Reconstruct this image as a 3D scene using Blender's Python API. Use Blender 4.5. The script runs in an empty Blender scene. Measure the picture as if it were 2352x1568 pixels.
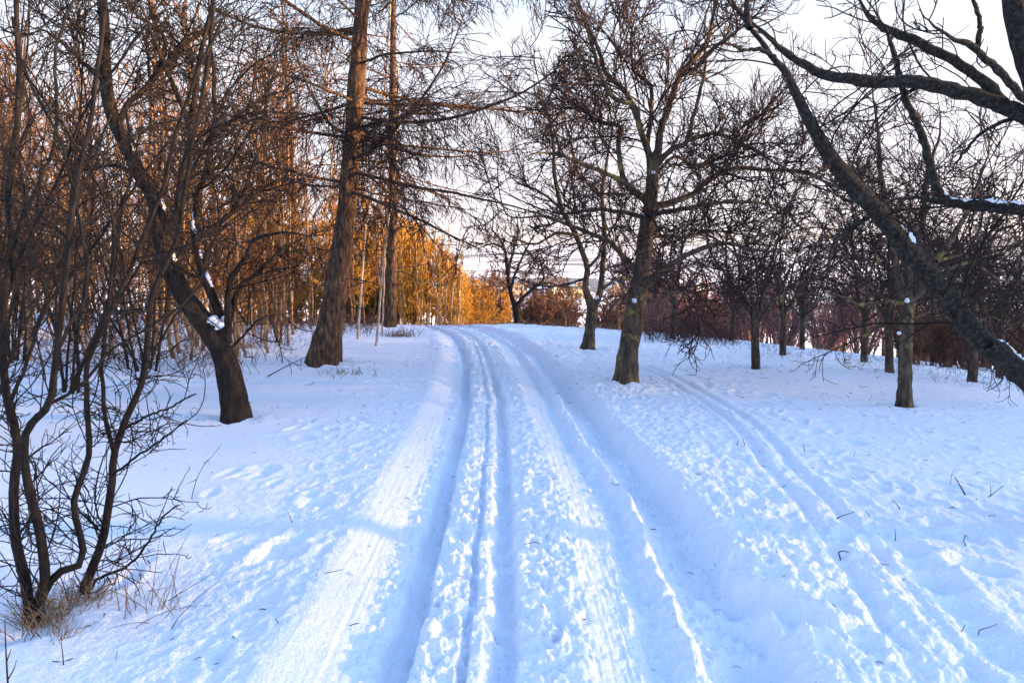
import bpy, math, random
import numpy as np
R_ = math.radians
scene = bpy.context.scene
col = scene.collection
rng = np.random.default_rng(7)

# ------------------------------------------------------------------ camera
F = 1830.0          # focal length in photograph-preview pixels (2352 wide)
CAMZ = 1.6
PITCH = math.atan((784 - 640) / F)
cam_d = bpy.data.cameras.new('camera'); cam = bpy.data.objects.new('camera', cam_d); col.objects.link(cam)
cam_d.sensor_width = 36.0; cam_d.lens = F / 2352 * 36.0
cam_d.clip_start = 0.05; cam_d.clip_end = 9000
cam.location = (0, 0, CAMZ); cam.rotation_euler = (math.pi / 2 - PITCH, 0, 0)
scene.camera = cam

def ray(px, py):
    x = (px - 1176) / F; y = -(py - 784) / F
    c, s = math.cos(PITCH), math.sin(PITCH)
    return np.array([x, c + y * s, -s + y * c])
def P(px, py, Y):
    d = ray(px, py); return np.array([0, 0, CAMZ]) + d * (Y / d[1])

# ------------------------------------------------------------------ noise
_perm = np.random.default_rng(3).permutation(512).astype(np.int64)
_g = np.random.default_rng(4).uniform(0, 2 * np.pi, 512)
_gx, _gy = np.cos(_g), np.sin(_g)
def pnoise(x, y):
    xi = np.floor(x).astype(np.int64); yi = np.floor(y).astype(np.int64)
    xf = x - xi; yf = y - yi
    u = xf * xf * xf * (xf * (xf * 6 - 15) + 10); v = yf * yf * yf * (yf * (yf * 6 - 15) + 10)
    def g(ix, iy, fx, fy):
        h = _perm[(_perm[ix & 511] + iy) & 511]
        return _gx[h] * fx + _gy[h] * fy
    a = g(xi, yi, xf, yf); b = g(xi + 1, yi, xf - 1, yf)
    c = g(xi, yi + 1, xf, yf - 1); d = g(xi + 1, yi + 1, xf - 1, yf - 1)
    return (a + u * (b - a)) * (1 - v) + (c + u * (d - c)) * v
def fbm(x, y, o=3):
    s = 0; a = 1.0
    for k in range(o):
        s = s + a * pnoise(x * 2 ** k + 17.3 * k, y * 2 ** k - 9.1 * k); a *= .5
    return s
def sstep(a, b, x):
    t = np.clip((x - a) / (b - a), 0, 1); return t * t * (3 - 2 * t)
def softplus(x): return np.where(x > 30, x, np.log1p(np.exp(np.minimum(x, 30))))

# ------------------------------------------------------------------ terrain
def hmac(X, Y):
    X = np.asarray(X, float); Y = np.asarray(Y, float)
    edge = 7.6 - .24 * (Y - 12.7)
    d = .13 * softplus((X - edge) / 1.2) * 1.2 * sstep(-30, 5, Y + .0 * X)
    d = d + .095 * softplus((Y - 28) / 1.5) * 1.5 * sstep(-16, -3, X)
    h = -6.0 * (1 - np.exp(-d / 6.0))
    Rr = np.hypot(X, Y)
    h = h + .05 * pnoise(X * .23, Y * .23) * sstep(2, 6, Rr)
    h = h + .22 * np.exp(-((X + 7.5) / 5) ** 2 - ((Y - 21) / 6) ** 2)
    h = h + .12 * np.exp(-((X - .1) / 1.5) ** 2 - ((Y - 27.5) / 1.6) ** 2)
    rise = 82 * sstep(260, 2100, Rr) ** 1.25
    rise = rise * (1 + .33 * fbm(X * .0011 + 3.1, Y * .0011 + .7, 3)) + 5 * fbm(X * .006, Y * .006, 3) * sstep(300, 900, Rr)
    return h + rise * sstep(-200, 60, Y)
def GP(px, py, Ymax=60):
    lo = None; d = ray(px, py)
    for k in range(200):
        Y = 2.5 * (Ymax / 2.5) ** (k / 199)
        p = np.array([0, 0, CAMZ]) + d * (Y / d[1])
        if p[2] <= float(hmac(p[0], p[1])):
            a = 2.5 * (Ymax / 2.5) ** ((k - 1) / 199) if k else 2.5; b = Y
            for _ in range(25):
                m = (a + b) / 2; p = np.array([0, 0, CAMZ]) + d * (m / d[1])
                if p[2] <= float(hmac(p[0], p[1])): b = m
                else: a = m
            p[2] = float(hmac(p[0], p[1])); return p
    p = np.array([0, 0, CAMZ]) + d * (Ymax / d[1]); p[2] = float(hmac(p[0], p[1])); return p
def flat(px, py):
    Y = CAMZ * F / (py - 640); p = P(px, py, Y); return p[0], p[1]

def polydist(X, Y, pts):
    """signed lateral offset (right positive) and arclength to a polyline"""
    best = np.full(X.shape, 1e9); u = np.zeros(X.shape); s = np.zeros(X.shape); acc = 0
    for (x0, y0), (x1, y1) in zip(pts[:-1], pts[1:]):
        dx, dy = x1 - x0, y1 - y0; L = math.hypot(dx, dy)
        t = np.clip(((X - x0) * dx + (Y - y0) * dy) / (L * L), 0, 1)
        qx = X - (x0 + t * dx); qy = Y - (y0 + t * dy); dd = np.hypot(qx, qy)
        sg = np.sign(qx * dy - qy * dx); m = dd < best
        best = np.where(m, dd, best); u = np.where(m, dd * sg, u); s = np.where(m, acc + t * L, s)
        acc += L
    return u, s
def crom(pts, n):
    pts = np.asarray(pts, float)
    p = np.vstack([2 * pts[0] - pts[1], pts, 2 * pts[-1] - pts[-2]])
    seg = np.linalg.norm(np.diff(pts[:, :3], axis=0), axis=1); cum = np.r_[0, np.cumsum(seg)]
    tt = np.linspace(0, cum[-1], n); i = np.clip(np.searchsorted(cum, tt, 'right') - 1, 0, len(seg) - 1)
    t = ((tt - cum[i]) / np.maximum(seg[i], 1e-9))[:, None]
    a, b, c, d = p[i], p[i + 1], p[i + 2], p[i + 3]
    return .5 * (2 * b + (c - a) * t + (2 * a - 5 * b + 4 * c - d) * t ** 2 + (3 * b - a - 3 * c + d) * t ** 3)

path_px = [(1150, 1568), (1152, 1300), (1153, 1120), (1152, 1000), (1142, 900), (1127, 850), (1106, 800), (1073, 770), (1040, 757), (1000, 749), (930, 743)]
pp = [flat(*q) for q in path_px]
pp = [(-.02, -12), (-.03, 0)] + pp + [(-6.5, 29.6), (-14, 31)]
PATH = crom(pp, 90)
ski_px = [(1475, 838), (1540, 865), (1600, 900), (1690, 960), (1750, 1020), (1790, 1075), (1850, 1140), (1930, 1235), (2010, 1340), (2090, 1450), (2170, 1568)]
SKI = crom([flat(*q) for q in ski_px[::-1]], 50)

prof_u = [-2.2, -1.6, -1.25, -1.05, -.96, -.90, -.84, -.76, -.66, -.57, -.52, -.48, -.405, -.385, -.355, -.3, -.2, -.175, -.162, -.135, -.122, -.08, -.045, -.02, .03, .06, .085, .2, .28, .35, .43, .50, .58, .63, .70, .76, .805, .83, .87, .95, 1.08, 1.17, 1.25, 1.33, 1.5, 1.9, 2.4]
prof_z = [0, .0, .015, .035, .045, .04, .022, -.003, -.03, -.042, -.055, -.10, -.12, -.10, -.01, .01, .0, .0, -.028, -.028, .004, .004, -.02, -.062, -.072, -.055, .0, .01, .016, .016, -.006, -.025, -.03, -.065, -.065, -.02, .008, -.02, -.075, -.115, -.145, -.13, -.02, .028, .022, .01, 0]
rough_u = [-2.4, -1.7, -1.3, -.98, -.9, -.7, -.6, -.53, -.46, -.34, -.2, -.08, .1, .2, .36, .45, .6, .7, .85, 1.1, 1.3, 1.6, 2.2, 3.0]
rough_a = [.03, .15, .3, .25, .08, .1, .5, .7, .15, .9, 1, .45, .4, 1, .6, .25, .3, .8, .8, .8, .6, .6, .35, .2]

prints = []
pr = np.random.default_rng(21)
for k in range(330):
    if k < 210:  # trampled zone between the track and the ski trail
        Y = pr.uniform(4.2, 19); X = pr.uniform(1.5, 3.4) + (Y - 6) * pr.uniform(.0, .16)
    elif k < 250:
        Y = pr.uniform(3.2, 9); X = -pr.uniform(1.2, 2.4)
    elif k < 275:
        px, py = pr.uniform(1600, 2300), pr.uniform(950, 1250); X, Y = flat(px, py)
    else:
        Y = pr.uniform(11, 26); X = -1.9 - pr.uniform(0, 1) * 3.5 + (-.06) * max(Y - 14, 0)
    prints.append((X, Y, pr.uniform(.04, .09), pr.uniform(.09, .16), pr.uniform(-.6, .6), pr.uniform(.010, .034)))
for px, py, d in [(1800, 1420, .09), (1850, 1460, .09), (1700, 1370, .05), (1740, 1390, .08), (610, 1085, .03), (650, 1290, .05), (730, 1170, .04), (1560, 1180, .04),
                  (1880, 1400, .04), (2080, 1270, .05), (2150, 1350, .05), (1740, 1520, .06), (1960, 1500, .05), (2250, 1320, .05)]:
    X, Y = flat(px, py); prints.append((X, Y, .10, .14, .5, d))
for k in range(26):   # two broad old trails sinking away to the right
    px = 2020 + k * 12; py = 1230 + k * 13; X, Y = flat(px, py); prints.append((X, Y, .10, .16, .55, .016))

for k in range(70):   # steps trodden between the wheel marks, and pole holes
    Y = pr.uniform(3.2, 20); X = float(np.interp(Y, PATH[:, 1], PATH[:, 0])) + pr.choice([-.27, .22, .12, -.3]) + pr.normal() * .05
    prints.append((X, Y, .05, pr.uniform(.09, .14), pr.uniform(-.3, .3), pr.uniform(.015, .04)))
for k in range(30):
    Y = 3.3 + k * .55 + pr.uniform(-.1, .1); X = float(np.interp(Y, PATH[:, 1], PATH[:, 0])) + (-.32 if k % 2 else .25) + pr.normal() * .03
    prints.append((X, Y, .022, .03, 0, .06))
MOUNDS = []           # filled with (x, y, height, radius) at tree feet
def detail(X, Y):
    h = np.zeros(X.shape); Rr = np.hypot(X, Y)
    near = (Rr < 46) & (Y > -6); x = X[near]; y = Y[near]
    u, s = polydist(x, y, PATH)
    uw = u + .03 * fbm(x * .0 + s * .9, s * .13 + 4) + .024 * fbm(s * 2.3, u * 1.7) + .004 * fbm(s * 11, u * 4) - .1 * np.exp(-((y - 5.6) / 1.6) ** 2) * sstep(.15, .45, u)
    prof = np.interp(uw, prof_u, prof_z) * (1.35 + .5 * pnoise(s * .35, u * .8 + 8) + .4 * pnoise(s * 1.3, u * 1.5 + 3))
    rough = np.interp(uw, rough_u, rough_a)
    n1 = fbm(u * 5.5, s * 3.2, 3); n2 = fbm(u * 13 + 40, s * 9, 3)
    rid = 1 - np.abs(fbm(u * 8.2 + 9, s * 5.1 + 3, 2)) * 1.7
    n3 = fbm(u * 27 + 11, s * 17, 2); cl = np.maximum(fbm(u * 10 + 70, s * 7.5, 2) - .12, 0)
    n4 = np.abs(pnoise(u * 31 + 5, s * 24)) + .6 * np.abs(pnoise(u * 17 + 3, s * 12 + 8))
    l = rough * (.022 * n1 + .028 * n2 + .020 * (rid - .5) + .014 * n3 + .085 * cl - .024 * n4)
    # tread lines along the pressed bands
    for c0, w in ((-.70, .16), (.5, .16)):
        m = np.exp(-((uw - c0) / w) ** 4)
        l = l + m * (.0065 * pnoise(u * 42, s * .8) + .004 * pnoise(u * 90, s * 2.2) + .003 * pnoise(u * 30, s * 30) + .008 * pnoise(u * 7, s * .9))
    # open snow: drifts, fine wind crust
    off = 1 - np.exp(-(u / 1.5) ** 4)
    l = l + off * (.026 * fbm(x * .5 + 5, y * .3) + (.003 + .005 * sstep(0, 2, x) * sstep(6, 3, x)) * fbm(x * 3.5, y * 2.2 + 7) + (.0018 + .0022 * sstep(0, 2, x) * sstep(6, 3, x)) * fbm(x * 9, y * 6)) + (.35 + .65 * (u > 0)) * np.exp(-((np.abs(u) - 1.55) / .55) ** 2) * (.030 * fbm(x * 3.1, y * 2.3, 3) + .03 * np.maximum(fbm(x * 7, y * 6 + 9, 2), 0))
    crust = np.maximum(fbm(x * 2.2 + 20, y * 7.5, 3) - .3, 0); l = l + off * crust * .018
    wood = sstep(-3.2, -6, x) * sstep(8, 14, y)
    l = l + wood * (.05 * fbm(x * 1.7, y * 1.7 + 30) + .03 * fbm(x * 5, y * 5))
    # churned snow either side of the far bend
    ch = np.exp(-((x - 2.0) / 2.6) ** 2) * sstep(13, 20, y); l = l + ch * (.07 * fbm(x * 1.6, y * .9 + 2) + .03 * fbm(x * 5, y * 3))
    h0 = prof * sstep(60, 40, s * 0 + np.hypot(x, y)) + l
    us, ss = polydist(x, y, SKI)
    us = us + .015 * fbm(ss * 1.3, ss * .2)
    fade = sstep(1.6, 3.5, y) * sstep(19, 16, y)
    for c0 in (-.115, .115):
        h0 = h0 - fade * .036 * np.exp(-((us - c0) / .042) ** 4) * (.85 + .4 * pnoise(ss * 1.1, c0 * 9))
        h0 = h0 + fade * .012 * np.exp(-((np.abs(us - c0) - .09) / .03) ** 2)
    h0 = h0 - fade * sstep(7.2, 5, y) * .012 * np.exp(-(us / .28) ** 4)
    for (fx, fy, a, b, th, d) in prints:
        bx = np.abs(x - fx) < .6; m = bx & (np.abs(y - fy) < .6)
        if not m.any(): continue
        dx = x[m] - fx; dy = y[m] - fy; c, sn = math.cos(th), math.sin(th)
        q = ((c * dx + sn * dy) / a) ** 2 + ((-sn * dx + c * dy) / b) ** 2
        h0[m] += d * (-np.exp(-q * 1.2) + .35 * np.exp(-(np.sqrt(q) - 1.5) ** 2 * 5))
    for (fx, fy, hh, rr) in MOUNDS:
        m = (np.abs(x - fx) < 3 * rr) & (np.abs(y - fy) < 3 * rr)
        if m.any():
            q = ((x[m] - fx) ** 2 + (y[m] - fy) ** 2) / (rr * rr)
            h0[m] += hh * np.exp(-q) * (1 + .8 * pnoise(x[m] * 5, y[m] * 5)) - (.07 + .4 * hh) * np.exp(-q / .40) * (1 + 1.2 * pnoise(x[m] * 3 + 7, y[m] * 3))
    h[near] = h0
    far = ~near
    h[far] = .03 * fbm(X[far] * .6, Y[far] * .6, 2) * (Rr[far] < 300)
    return h
def ground_z(x, y):
    return float(hmac(x, y) + detail(np.array([x]), np.array([y]))[0])

# ------------------------------------------------------------------ materials
def mat(name):
    m = bpy.data.materials.new(name); m.use_nodes = True
    nt = m.node_tree; nt.nodes.clear()
    o = nt.nodes.new('ShaderNodeOutputMaterial'); b = nt.nodes.new('ShaderNodeBsdfPrincipled')
    nt.links.new(b.outputs[0], o.inputs[0]); return m, nt, b
def ramp(nt, fac, stops):
    r = nt.nodes.new('ShaderNodeValToRGB'); e = r.color_ramp.elements
    e[0].position, e[0].color = stops[0][0], (*stops[0][1], 1)
    e[1].position, e[1].color = stops[-1][0], (*stops[-1][1], 1)
    for p_, c_ in stops[1:-1]:
        q = e.new(p_); q.color = (*c_, 1)
    nt.links.new(fac, r.inputs[0]); return r.outputs[0]
def noise(nt, vec, scale, detail_=4, rough=.55):
    n = nt.nodes.new('ShaderNodeTexNoise'); n.inputs['Scale'].default_value = scale
    n.inputs['Detail'].default_value = detail_; n.inputs['Roughness'].default_value = rough
    nt.links.new(vec, n.inputs['Vector']); return n.outputs['Fac']
def coords(nt, out='Object', scale=(1, 1, 1)):
    t = nt.nodes.new('ShaderNodeTexCoord'); m = nt.nodes.new('ShaderNodeMapping'); m.inputs['Scale'].default_value = scale
    nt.links.new(t.outputs[out], m.inputs[0]); return m.outputs[0]
def bump(nt, b, h, s, dist):
    n = nt.nodes.new('ShaderNodeBump'); n.inputs['Strength'].default_value = s; n.inputs['Distance'].default_value = dist
    nt.links.new(h, n.inputs['Height']); nt.links.new(n.outputs[0], b.inputs['Normal'])
def bark(name, dark, mid, light, scale=9, lich=None, lich_at=.6, bs=.7, bd=.02, az=1.0):
    m, nt, b = mat(name)
    v = coords(nt, 'Object', (1, 1, .28 if az == 1 else az)); f = noise(nt, v, scale * 2.2, 6, .65)
    c = ramp(nt, f, [(.33, dark), (.5, mid), (.68, light)])
    if lich:
        v2 = coords(nt, 'Object', (1, 1, .8)); f2 = noise(nt, v2, 5.5, 5, .7)
        mask = ramp(nt, f2, [(lich_at, (0, 0, 0)), (lich_at + .08, (1, 1, 1))])
        mx = nt.nodes.new('ShaderNodeMix'); mx.data_type = 'RGBA'
        nt.links.new(mask, mx.inputs[0]); nt.links.new(c, mx.inputs[6]); mx.inputs[7].default_value = (*lich, 1); c = mx.outputs[2]
    nt.links.new(c, b.inputs['Base Color']); b.inputs['Roughness'].default_value = .9
    b.inputs['Specular IOR Level'].default_value = .2
    vb = coords(nt, 'Object', (1, 1, .16 if az == 1 else az)); fb = noise(nt, vb, scale * 3.4, 5, .7); bump(nt, b, fb, bs, bd)
    return m
def plain(name, c0, c1, scale=6, rough=.85):
    m, nt, b = mat(name); v = coords(nt); f = noise(nt, v, scale, 3)
    nt.links.new(ramp(nt, f, [(.35, c0), (.65, c1)]), b.inputs['Base Color']); b.inputs['Roughness'].default_value = rough
    b.inputs['Specular IOR Level'].default_value = .2; return m

def leafy(name, c0, c1):
    m, nt, b = mat(name); v = coords(nt); c = ramp(nt, noise(nt, v, 2, 3), [(.35, c0), (.65, c1)])
    nt.links.new(c, b.inputs['Base Color']); b.inputs['Roughness'].default_value = .7; b.inputs['Specular IOR Level'].default_value = .2
    tr = nt.nodes.new('ShaderNodeBsdfTranslucent'); nt.links.new(c, tr.inputs[0]); mx = nt.nodes.new('ShaderNodeMixShader'); mx.inputs[0].default_value = .4
    nt.links.new(b.outputs[0], mx.inputs[1]); nt.links.new(tr.outputs[0], mx.inputs[2])
    nt.links.new(mx.outputs[0], [n for n in nt.nodes if n.type == 'OUTPUT_MATERIAL'][0].inputs[0]); return m
M = {}
M['bark_orchard'] = bark('bark_orchard', (.017, .012, .009), (.066, .047, .034), (.13, .10, .07), 7, (.20, .165, .05), .56)
M['bark_right'] = bark('bark_right', (.012, .010, .008), (.034, .029, .024), (.085, .075, .062), 17, (.20, .20, .17), .69, 1.0, .03, .999)
M['bark_dark'] = bark('bark_dark', (.006, .005, .004), (.021, .015, .012), (.052, .037, .029), 9, (.048, .052, .027), .66, 1.0, .03)
M['bark_larch'] = bark('bark_larch', (.014, .009, .008), (.085, .05, .032), (.24, .15, .085), 8, (.15, .12, .05), .66, 1.0, .05)
M['bark_shrub'] = bark('bark_shrub', (.006, .004, .004), (.020, .016, .013), (.038, .031, .025), 14)
M['bark_birch'] = bark('bark_birch', (.10, .07, .05), (.42, .33, .25), (.58, .48, .38), 9)
M['twig_orchard'] = plain('twig_orchard', (.018, .011, .011), (.055, .034, .030))
M['twig_dark'] = plain('twig_dark', (.007, .005, .004), (.016, .011, .008))
M['twig_larch'] = plain('twig_larch', (.013, .007, .006), (.034, .018, .015))
M['twig_wood'] = plain('twig_wood', (.065, .032, .016), (.18, .09, .035))
M['stem_wood'] = plain('stem_wood', (.14, .085, .05), (.38, .25, .14), 3)
M['twig_shrub'] = plain('twig_shrub', (.008, .007, .007), (.024, .018, .016))
M['twig_rust'] = plain('twig_rust', (.054, .025, .022), (.117, .054, .041))
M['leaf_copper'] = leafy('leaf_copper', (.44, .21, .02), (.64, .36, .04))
M['leaf_rust'] = leafy('leaf_rust', (.13, .06, .025), (.25, .125, .05))
M['needle_olive'] = leafy('needle_olive', (.09, .08, .012), (.22, .16, .02))
M['needle_dark'] = plain('needle_dark', (.015, .025, .012), (.04, .05, .025), 2)
M['dry_grass'] = plain('dry_grass', (.13, .09, .055), (.28, .2, .12), 9)
M['stick'] = plain('stick', (.025, .017, .013), (.06, .042, .032), 20)
def snow_mat(name, far=False):
    m, nt, b = mat(name)
    b.inputs['Roughness'].default_value = .55; b.inputs['Specular IOR Level'].default_value = .25
    v = coords(nt, 'Object')
    f = noise(nt, v, .8, 4)
    c = ramp(nt, f, [(.3, (.82, .855, .94)), (.7, (.86, .885, .955))])
    if far:
        geo = nt.nodes.new('ShaderNodeNewGeometry')
        sx = nt.nodes.new('ShaderNodeSeparateXYZ'); nt.links.new(geo.outputs['Position'], sx.inputs[0])
        mp = nt.nodes.new('ShaderNodeMapping'); mp.inputs['Scale'].default_value = (.0020, .0028, 0); nt.links.new(geo.outputs['Position'], mp.inputs[0])
        wood = ramp(nt, noise(nt, mp.outputs[0], 1.0, 5, .6), [(.505, (0, 0, 0)), (.52, (1, 1, 1))])
        mr = nt.nodes.new('ShaderNodeMapRange'); mr.inputs[1].default_value = 340; mr.inputs[2].default_value = 460
        ln = nt.nodes.new('ShaderNodeVectorMath'); ln.operation = 'LENGTH'; nt.links.new(geo.outputs['Position'], ln.inputs[0])
        nt.links.new(ln.outputs['Value'], mr.inputs[0])
        mm = nt.nodes.new('ShaderNodeMath'); mm.operation = 'MULTIPLY'; nt.links.new(wood, mm.inputs[0]); nt.links.new(mr.outputs[0], mm.inputs[1])
        mx = nt.nodes.new('ShaderNodeMix'); mx.data_type = 'RGBA'; nt.links.new(mm.outputs[0], mx.inputs[0]); nt.links.new(c, mx.inputs[6])
        mx.inputs[7].default_value = (.06, .07, .09, 1); c = mx.outputs[2]
    nt.links.new(c, b.inputs['Base Color'])
    add = nt.nodes.new('ShaderNodeMath'); add.operation = 'ADD'
    nt.links.new(noise(nt, v, 16, 5, .6), add.inputs[0]); nt.links.new(noise(nt, v, 70, 3, .6), add.inputs[1])
    bump(nt, b, add.outputs[0], .75, .016)
    return m
M['snow_ground'] = snow_mat('snow_ground', True)
M['snow'] = snow_mat('snow')

# ------------------------------------------------------------------ mesh helpers
class MB:
    def __init__(s): s.v = []; s.f = []; s.m = []; s.n = 0
    def add(s, v, f, mi=0):
        v = np.asarray(v, float).reshape(-1, 3); f = np.asarray(f, np.int64)
        s.v.append(v); s.f.append(f + s.n); s.m.append(np.full(len(f), mi)); s.n += len(v)
    def tubes(s, Pp, Rr, S=3, mi=0, cap=False, lump=0.0, seed=0):
        """Pp (N,K,3), Rr (N,K)"""
        N, K, _ = Pp.shape
        if N == 0: return
        T = np.gradient(Pp, axis=1); T /= np.maximum(np.linalg.norm(T, axis=2, keepdims=True), 1e-9)
        mean = Pp[:, -1] - Pp[:, 0]; mean /= np.maximum(np.linalg.norm(mean, axis=1, keepdims=True), 1e-9)
        ref = np.where(np.abs(mean[:, 2:3]) < .8, np.array([[0, 0, 1.]]), np.array([[1., 0, 0]]))
        U = np.cross(ref[:, None, :], T); U /= np.maximum(np.linalg.norm(U, axis=2, keepdims=True), 1e-9)
        V = np.cross(T, U)
        a = np.arange(S) * 2 * np.pi / S
        rad = Rr[:, :, None] * np.ones(S)
        if lump:
            kk = np.arange(K)[None, :, None]; aa = a[None, None, :]
            L = np.linalg.norm(np.diff(Pp, axis=1), axis=2).sum(1)[:, None, None]
            zz = kk / K * L / np.maximum(Rr.max(1)[:, None, None], 1e-6)
            ang = np.cos(aa) * 1.3 + seed + np.arange(N)[:, None, None] * 7.7
            an2 = np.sin(aa) * 1.3
            rad = rad * (1 + lump * fbm(ang + zz * .35 * 0 + 0 * an2 + an2 * .0, an2 + zz * .45, 3) + lump * .6 * fbm(ang * 2.3, an2 * 2.3 + zz * 1.3 + 5, 2))
        ring = Pp[:, :, None, :] + rad[..., None] * (np.cos(a)[None, None, :, None] * U[:, :, None, :] + np.sin(a)[None, None, :, None] * V[:, :, None, :])
        base = (np.arange(N) * K * S)[:, None, None] + (np.arange(K - 1) * S)[None, :, None]
        i = np.arange(S)[None, None, :]; j = (i + 1) % S
        q = np.stack([base + i, base + j, base + S + j, base + S + i], -1).reshape(-1, 4)
        s.add(ring.reshape(-1, 3), q, mi)
        if cap and S >= 4:
            for n in range(N):
                o = s.n - N * K * S + n * K * S + (K - 1) * S
                for k in range(0, S - 2, 2):
                    s.f.append(np.array([[o, o + k + 1, o + k + 2, o + (k + 3) % S if k + 3 < S else o]])) if k + 3 < S else None
                    if k + 3 < S: s.m.append(np.array([mi]))
    def box(s, c, d, mi=0, rz=0):
        x, y, z = d; v = np.array([[i * x / 2, j * y / 2, k * z / 2] for i in (-1, 1) for j in (-1, 1) for k in (-1, 1)])
        cs, sn = math.cos(rz), math.sin(rz); v = v @ np.array([[cs, sn, 0], [-sn, cs, 0], [0, 0, 1]]) + np.asarray(c)
        s.add(v, [[0, 1, 3, 2], [4, 6, 7, 5], [0, 4, 5, 1], [2, 3, 7, 6], [0, 2, 6, 4], [1, 5, 7, 3]], mi)
    def build(s, name, mats, parent=None, smooth=True, loc=None, origin=(0, 0, 0)):
        me = bpy.data.meshes.new(name)
        v = np.vstack(s.v) - np.asarray(origin); f = np.vstack(s.f); mi = np.concatenate(s.m)
        me.vertices.add(len(v)); me.vertices.foreach_set('co', v.astype(np.float32).ravel())
        me.loops.add(len(f) * 4); me.loops.foreach_set('vertex_index', f.astype(np.int32).ravel())
        me.polygons.add(len(f)); me.polygons.foreach_set('loop_start', (np.arange(len(f)) * 4).astype(np.int32))
        for m in (mats if isinstance(mats, (list, tuple)) else [mats]): me.materials.append(m)
        me.polygons.foreach_set('material_index', mi.astype(np.int32))
        me.update(calc_edges=True); me.validate()
        me.polygons.foreach_set('use_smooth', np.full(len(me.polygons), smooth)); me.update()
        o = bpy.data.objects.new(name, me); col.objects.link(o)
        if parent: o.parent = parent
        if loc is not None: o.location = loc
        return o
def tag(o, label=None, cat=None, group=None, kind=None):
    if label: o['label'] = label
    if cat: o['category'] = cat
    if group: o['group'] = group
    if kind: o['kind'] = kind
    return o
def thing(name, loc, label, cat, group=None):
    o = bpy.data.objects.new(name, None); col.objects.link(o); o.location = loc; o.empty_display_size = .3
    return tag(o, label, cat, group)
def copy_tree(o):
    c = o.copy(); col.objects.link(c)
    for ch in o.children:
        d = ch.copy(); col.objects.link(d); d.parent = c
    return c

def kids(rg, Pp, Rr, per_m, t0, t1, ang, lf, lmin, lmax, rl, rtip, K, wig, trop=(0, 0, 0), curl=.0, flat_=0, perp_up=0, av=.35):
    N, KP, _ = Pp.shape
    seg = np.linalg.norm(np.diff(Pp, axis=1), axis=2); L = seg.sum(1)
    cnt = rg.poisson(np.maximum(per_m * L * (t1 - t0), 0)); idx = np.repeat(np.arange(N), cnt); n = len(idx)
    if n == 0: return np.zeros((0, K, 3)), np.zeros((0, K))
    t = rg.uniform(t0, t1, n); f = t * (KP - 1); i = np.clip(f.astype(int), 0, KP - 2); w = (f - i)
    pos = Pp[idx, i] * (1 - w)[:, None] + Pp[idx, i + 1] * w[:, None]
    tan = Pp[idx, i + 1] - Pp[idx, i]; tan /= np.maximum(np.linalg.norm(tan, axis=1, keepdims=True), 1e-9)
    rad = Rr[idx, i] * (1 - w) + Rr[idx, i + 1] * w
    rv = rg.normal(size=(n, 3)); rv[:, 2] = rv[:, 2] * (1 - flat_) + perp_up
    rv -= (rv * tan).sum(1, keepdims=True) * tan; rv /= np.maximum(np.linalg.norm(rv, axis=1, keepdims=True), 1e-9)
    a = ang * rg.uniform(1 - av, 1 + av, n)[:, None]
    d = np.cos(a) * tan + np.sin(a) * rv
    Lc = np.clip(lf * L[idx] * (1.1 - .65 * t) * rg.uniform(.5, 1.25, n), lmin * rg.uniform(.7, 1.2, n), lmax * rg.uniform(.7, 1.1, n))
    r0 = np.minimum(np.maximum(Lc * rl, rtip * 1.15), rad * .8); r0 = np.maximum(r0, rtip)
    out = np.zeros((n, K, 3)); out[:, 0] = pos
    cv = rg.normal(size=(n, 3)) * curl; tr = np.asarray(trop, float)
    st = (Lc / (K - 1))[:, None]
    for k in range(1, K):
        d = d + rg.normal(size=(n, 3)) * wig + np.cross(cv, d) / (K - 1) + tr / (K - 1)
        d /= np.linalg.norm(d, axis=1, keepdims=True); out[:, k] = out[:, k - 1] + d * st
    tt = np.linspace(0, 1, K)[None, :]
    rr = r0[:, None] * (1 - tt) ** .8 + rtip * (1 - .35 * tt) * tt ** .5
    rr = np.minimum(rr, r0[:, None])
    return out, rr

def limb(pts, K=26, wig=.0, rg=None, thin=1.0):
    """pts: (px,py,depth,rpx) -> (K,3),(K)"""
    w = [np.r_[P(a, b, Y), r / F * Y] for a, b, Y, r in pts]
    c = crom(w, K); p = c[:, :3]; r = np.maximum(c[:, 3], .003)
    if wig and rg is not None:
        nz = rg.normal(size=(K, 3)) * wig; nz[0] = 0; nz = (nz + np.roll(nz, 1, 0)) / 2; nz[:2] = 0; p = p + nz
    if thin != 1.0: r = r * (1 - .72 * sstep(.55, 1, np.linspace(0, 1, K)))
    return p, r * thin

def snow_on(t, name_pts, root, base, rg, w=.8):
    """lumpy snow lying along the top of a limb section (K,3),(K)"""
    p, r = name_pts; mb = MB(); K = len(p)
    tg = np.gradient(p, axis=0); tg /= np.linalg.norm(tg, axis=1, keepdims=True); up = np.array([0, 0, 1.]) - tg * tg[:, 2:3]; up /= np.maximum(np.linalg.norm(up, axis=1, keepdims=True), 1e-6)
    q = p + up * (r * .72)[:, None]
    rr = r * w * (.55 + .45 * np.sin(np.linspace(.15, np.pi - .15, K))) * (1 + .35 * rg.normal(size=K) * .6)
    rr[0] = rr[-1] = 1e-3
    mb.tubes(q[None], np.abs(rr)[None], 8, 0, lump=.3, seed=t)
    return mb.build('snow_patch', M['snow'], root, origin=base)
def sub(l, a, b, n=9):
    p, r = l; f = np.linspace(a, b, n) * (len(p) - 1); i = np.clip(f.astype(int), 0, len(p) - 2); w = f - i
    return p[i] * (1 - w)[:, None] + p[i + 1] * w[:, None], r[i] * (1 - w) + r[i + 1] * w
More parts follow.
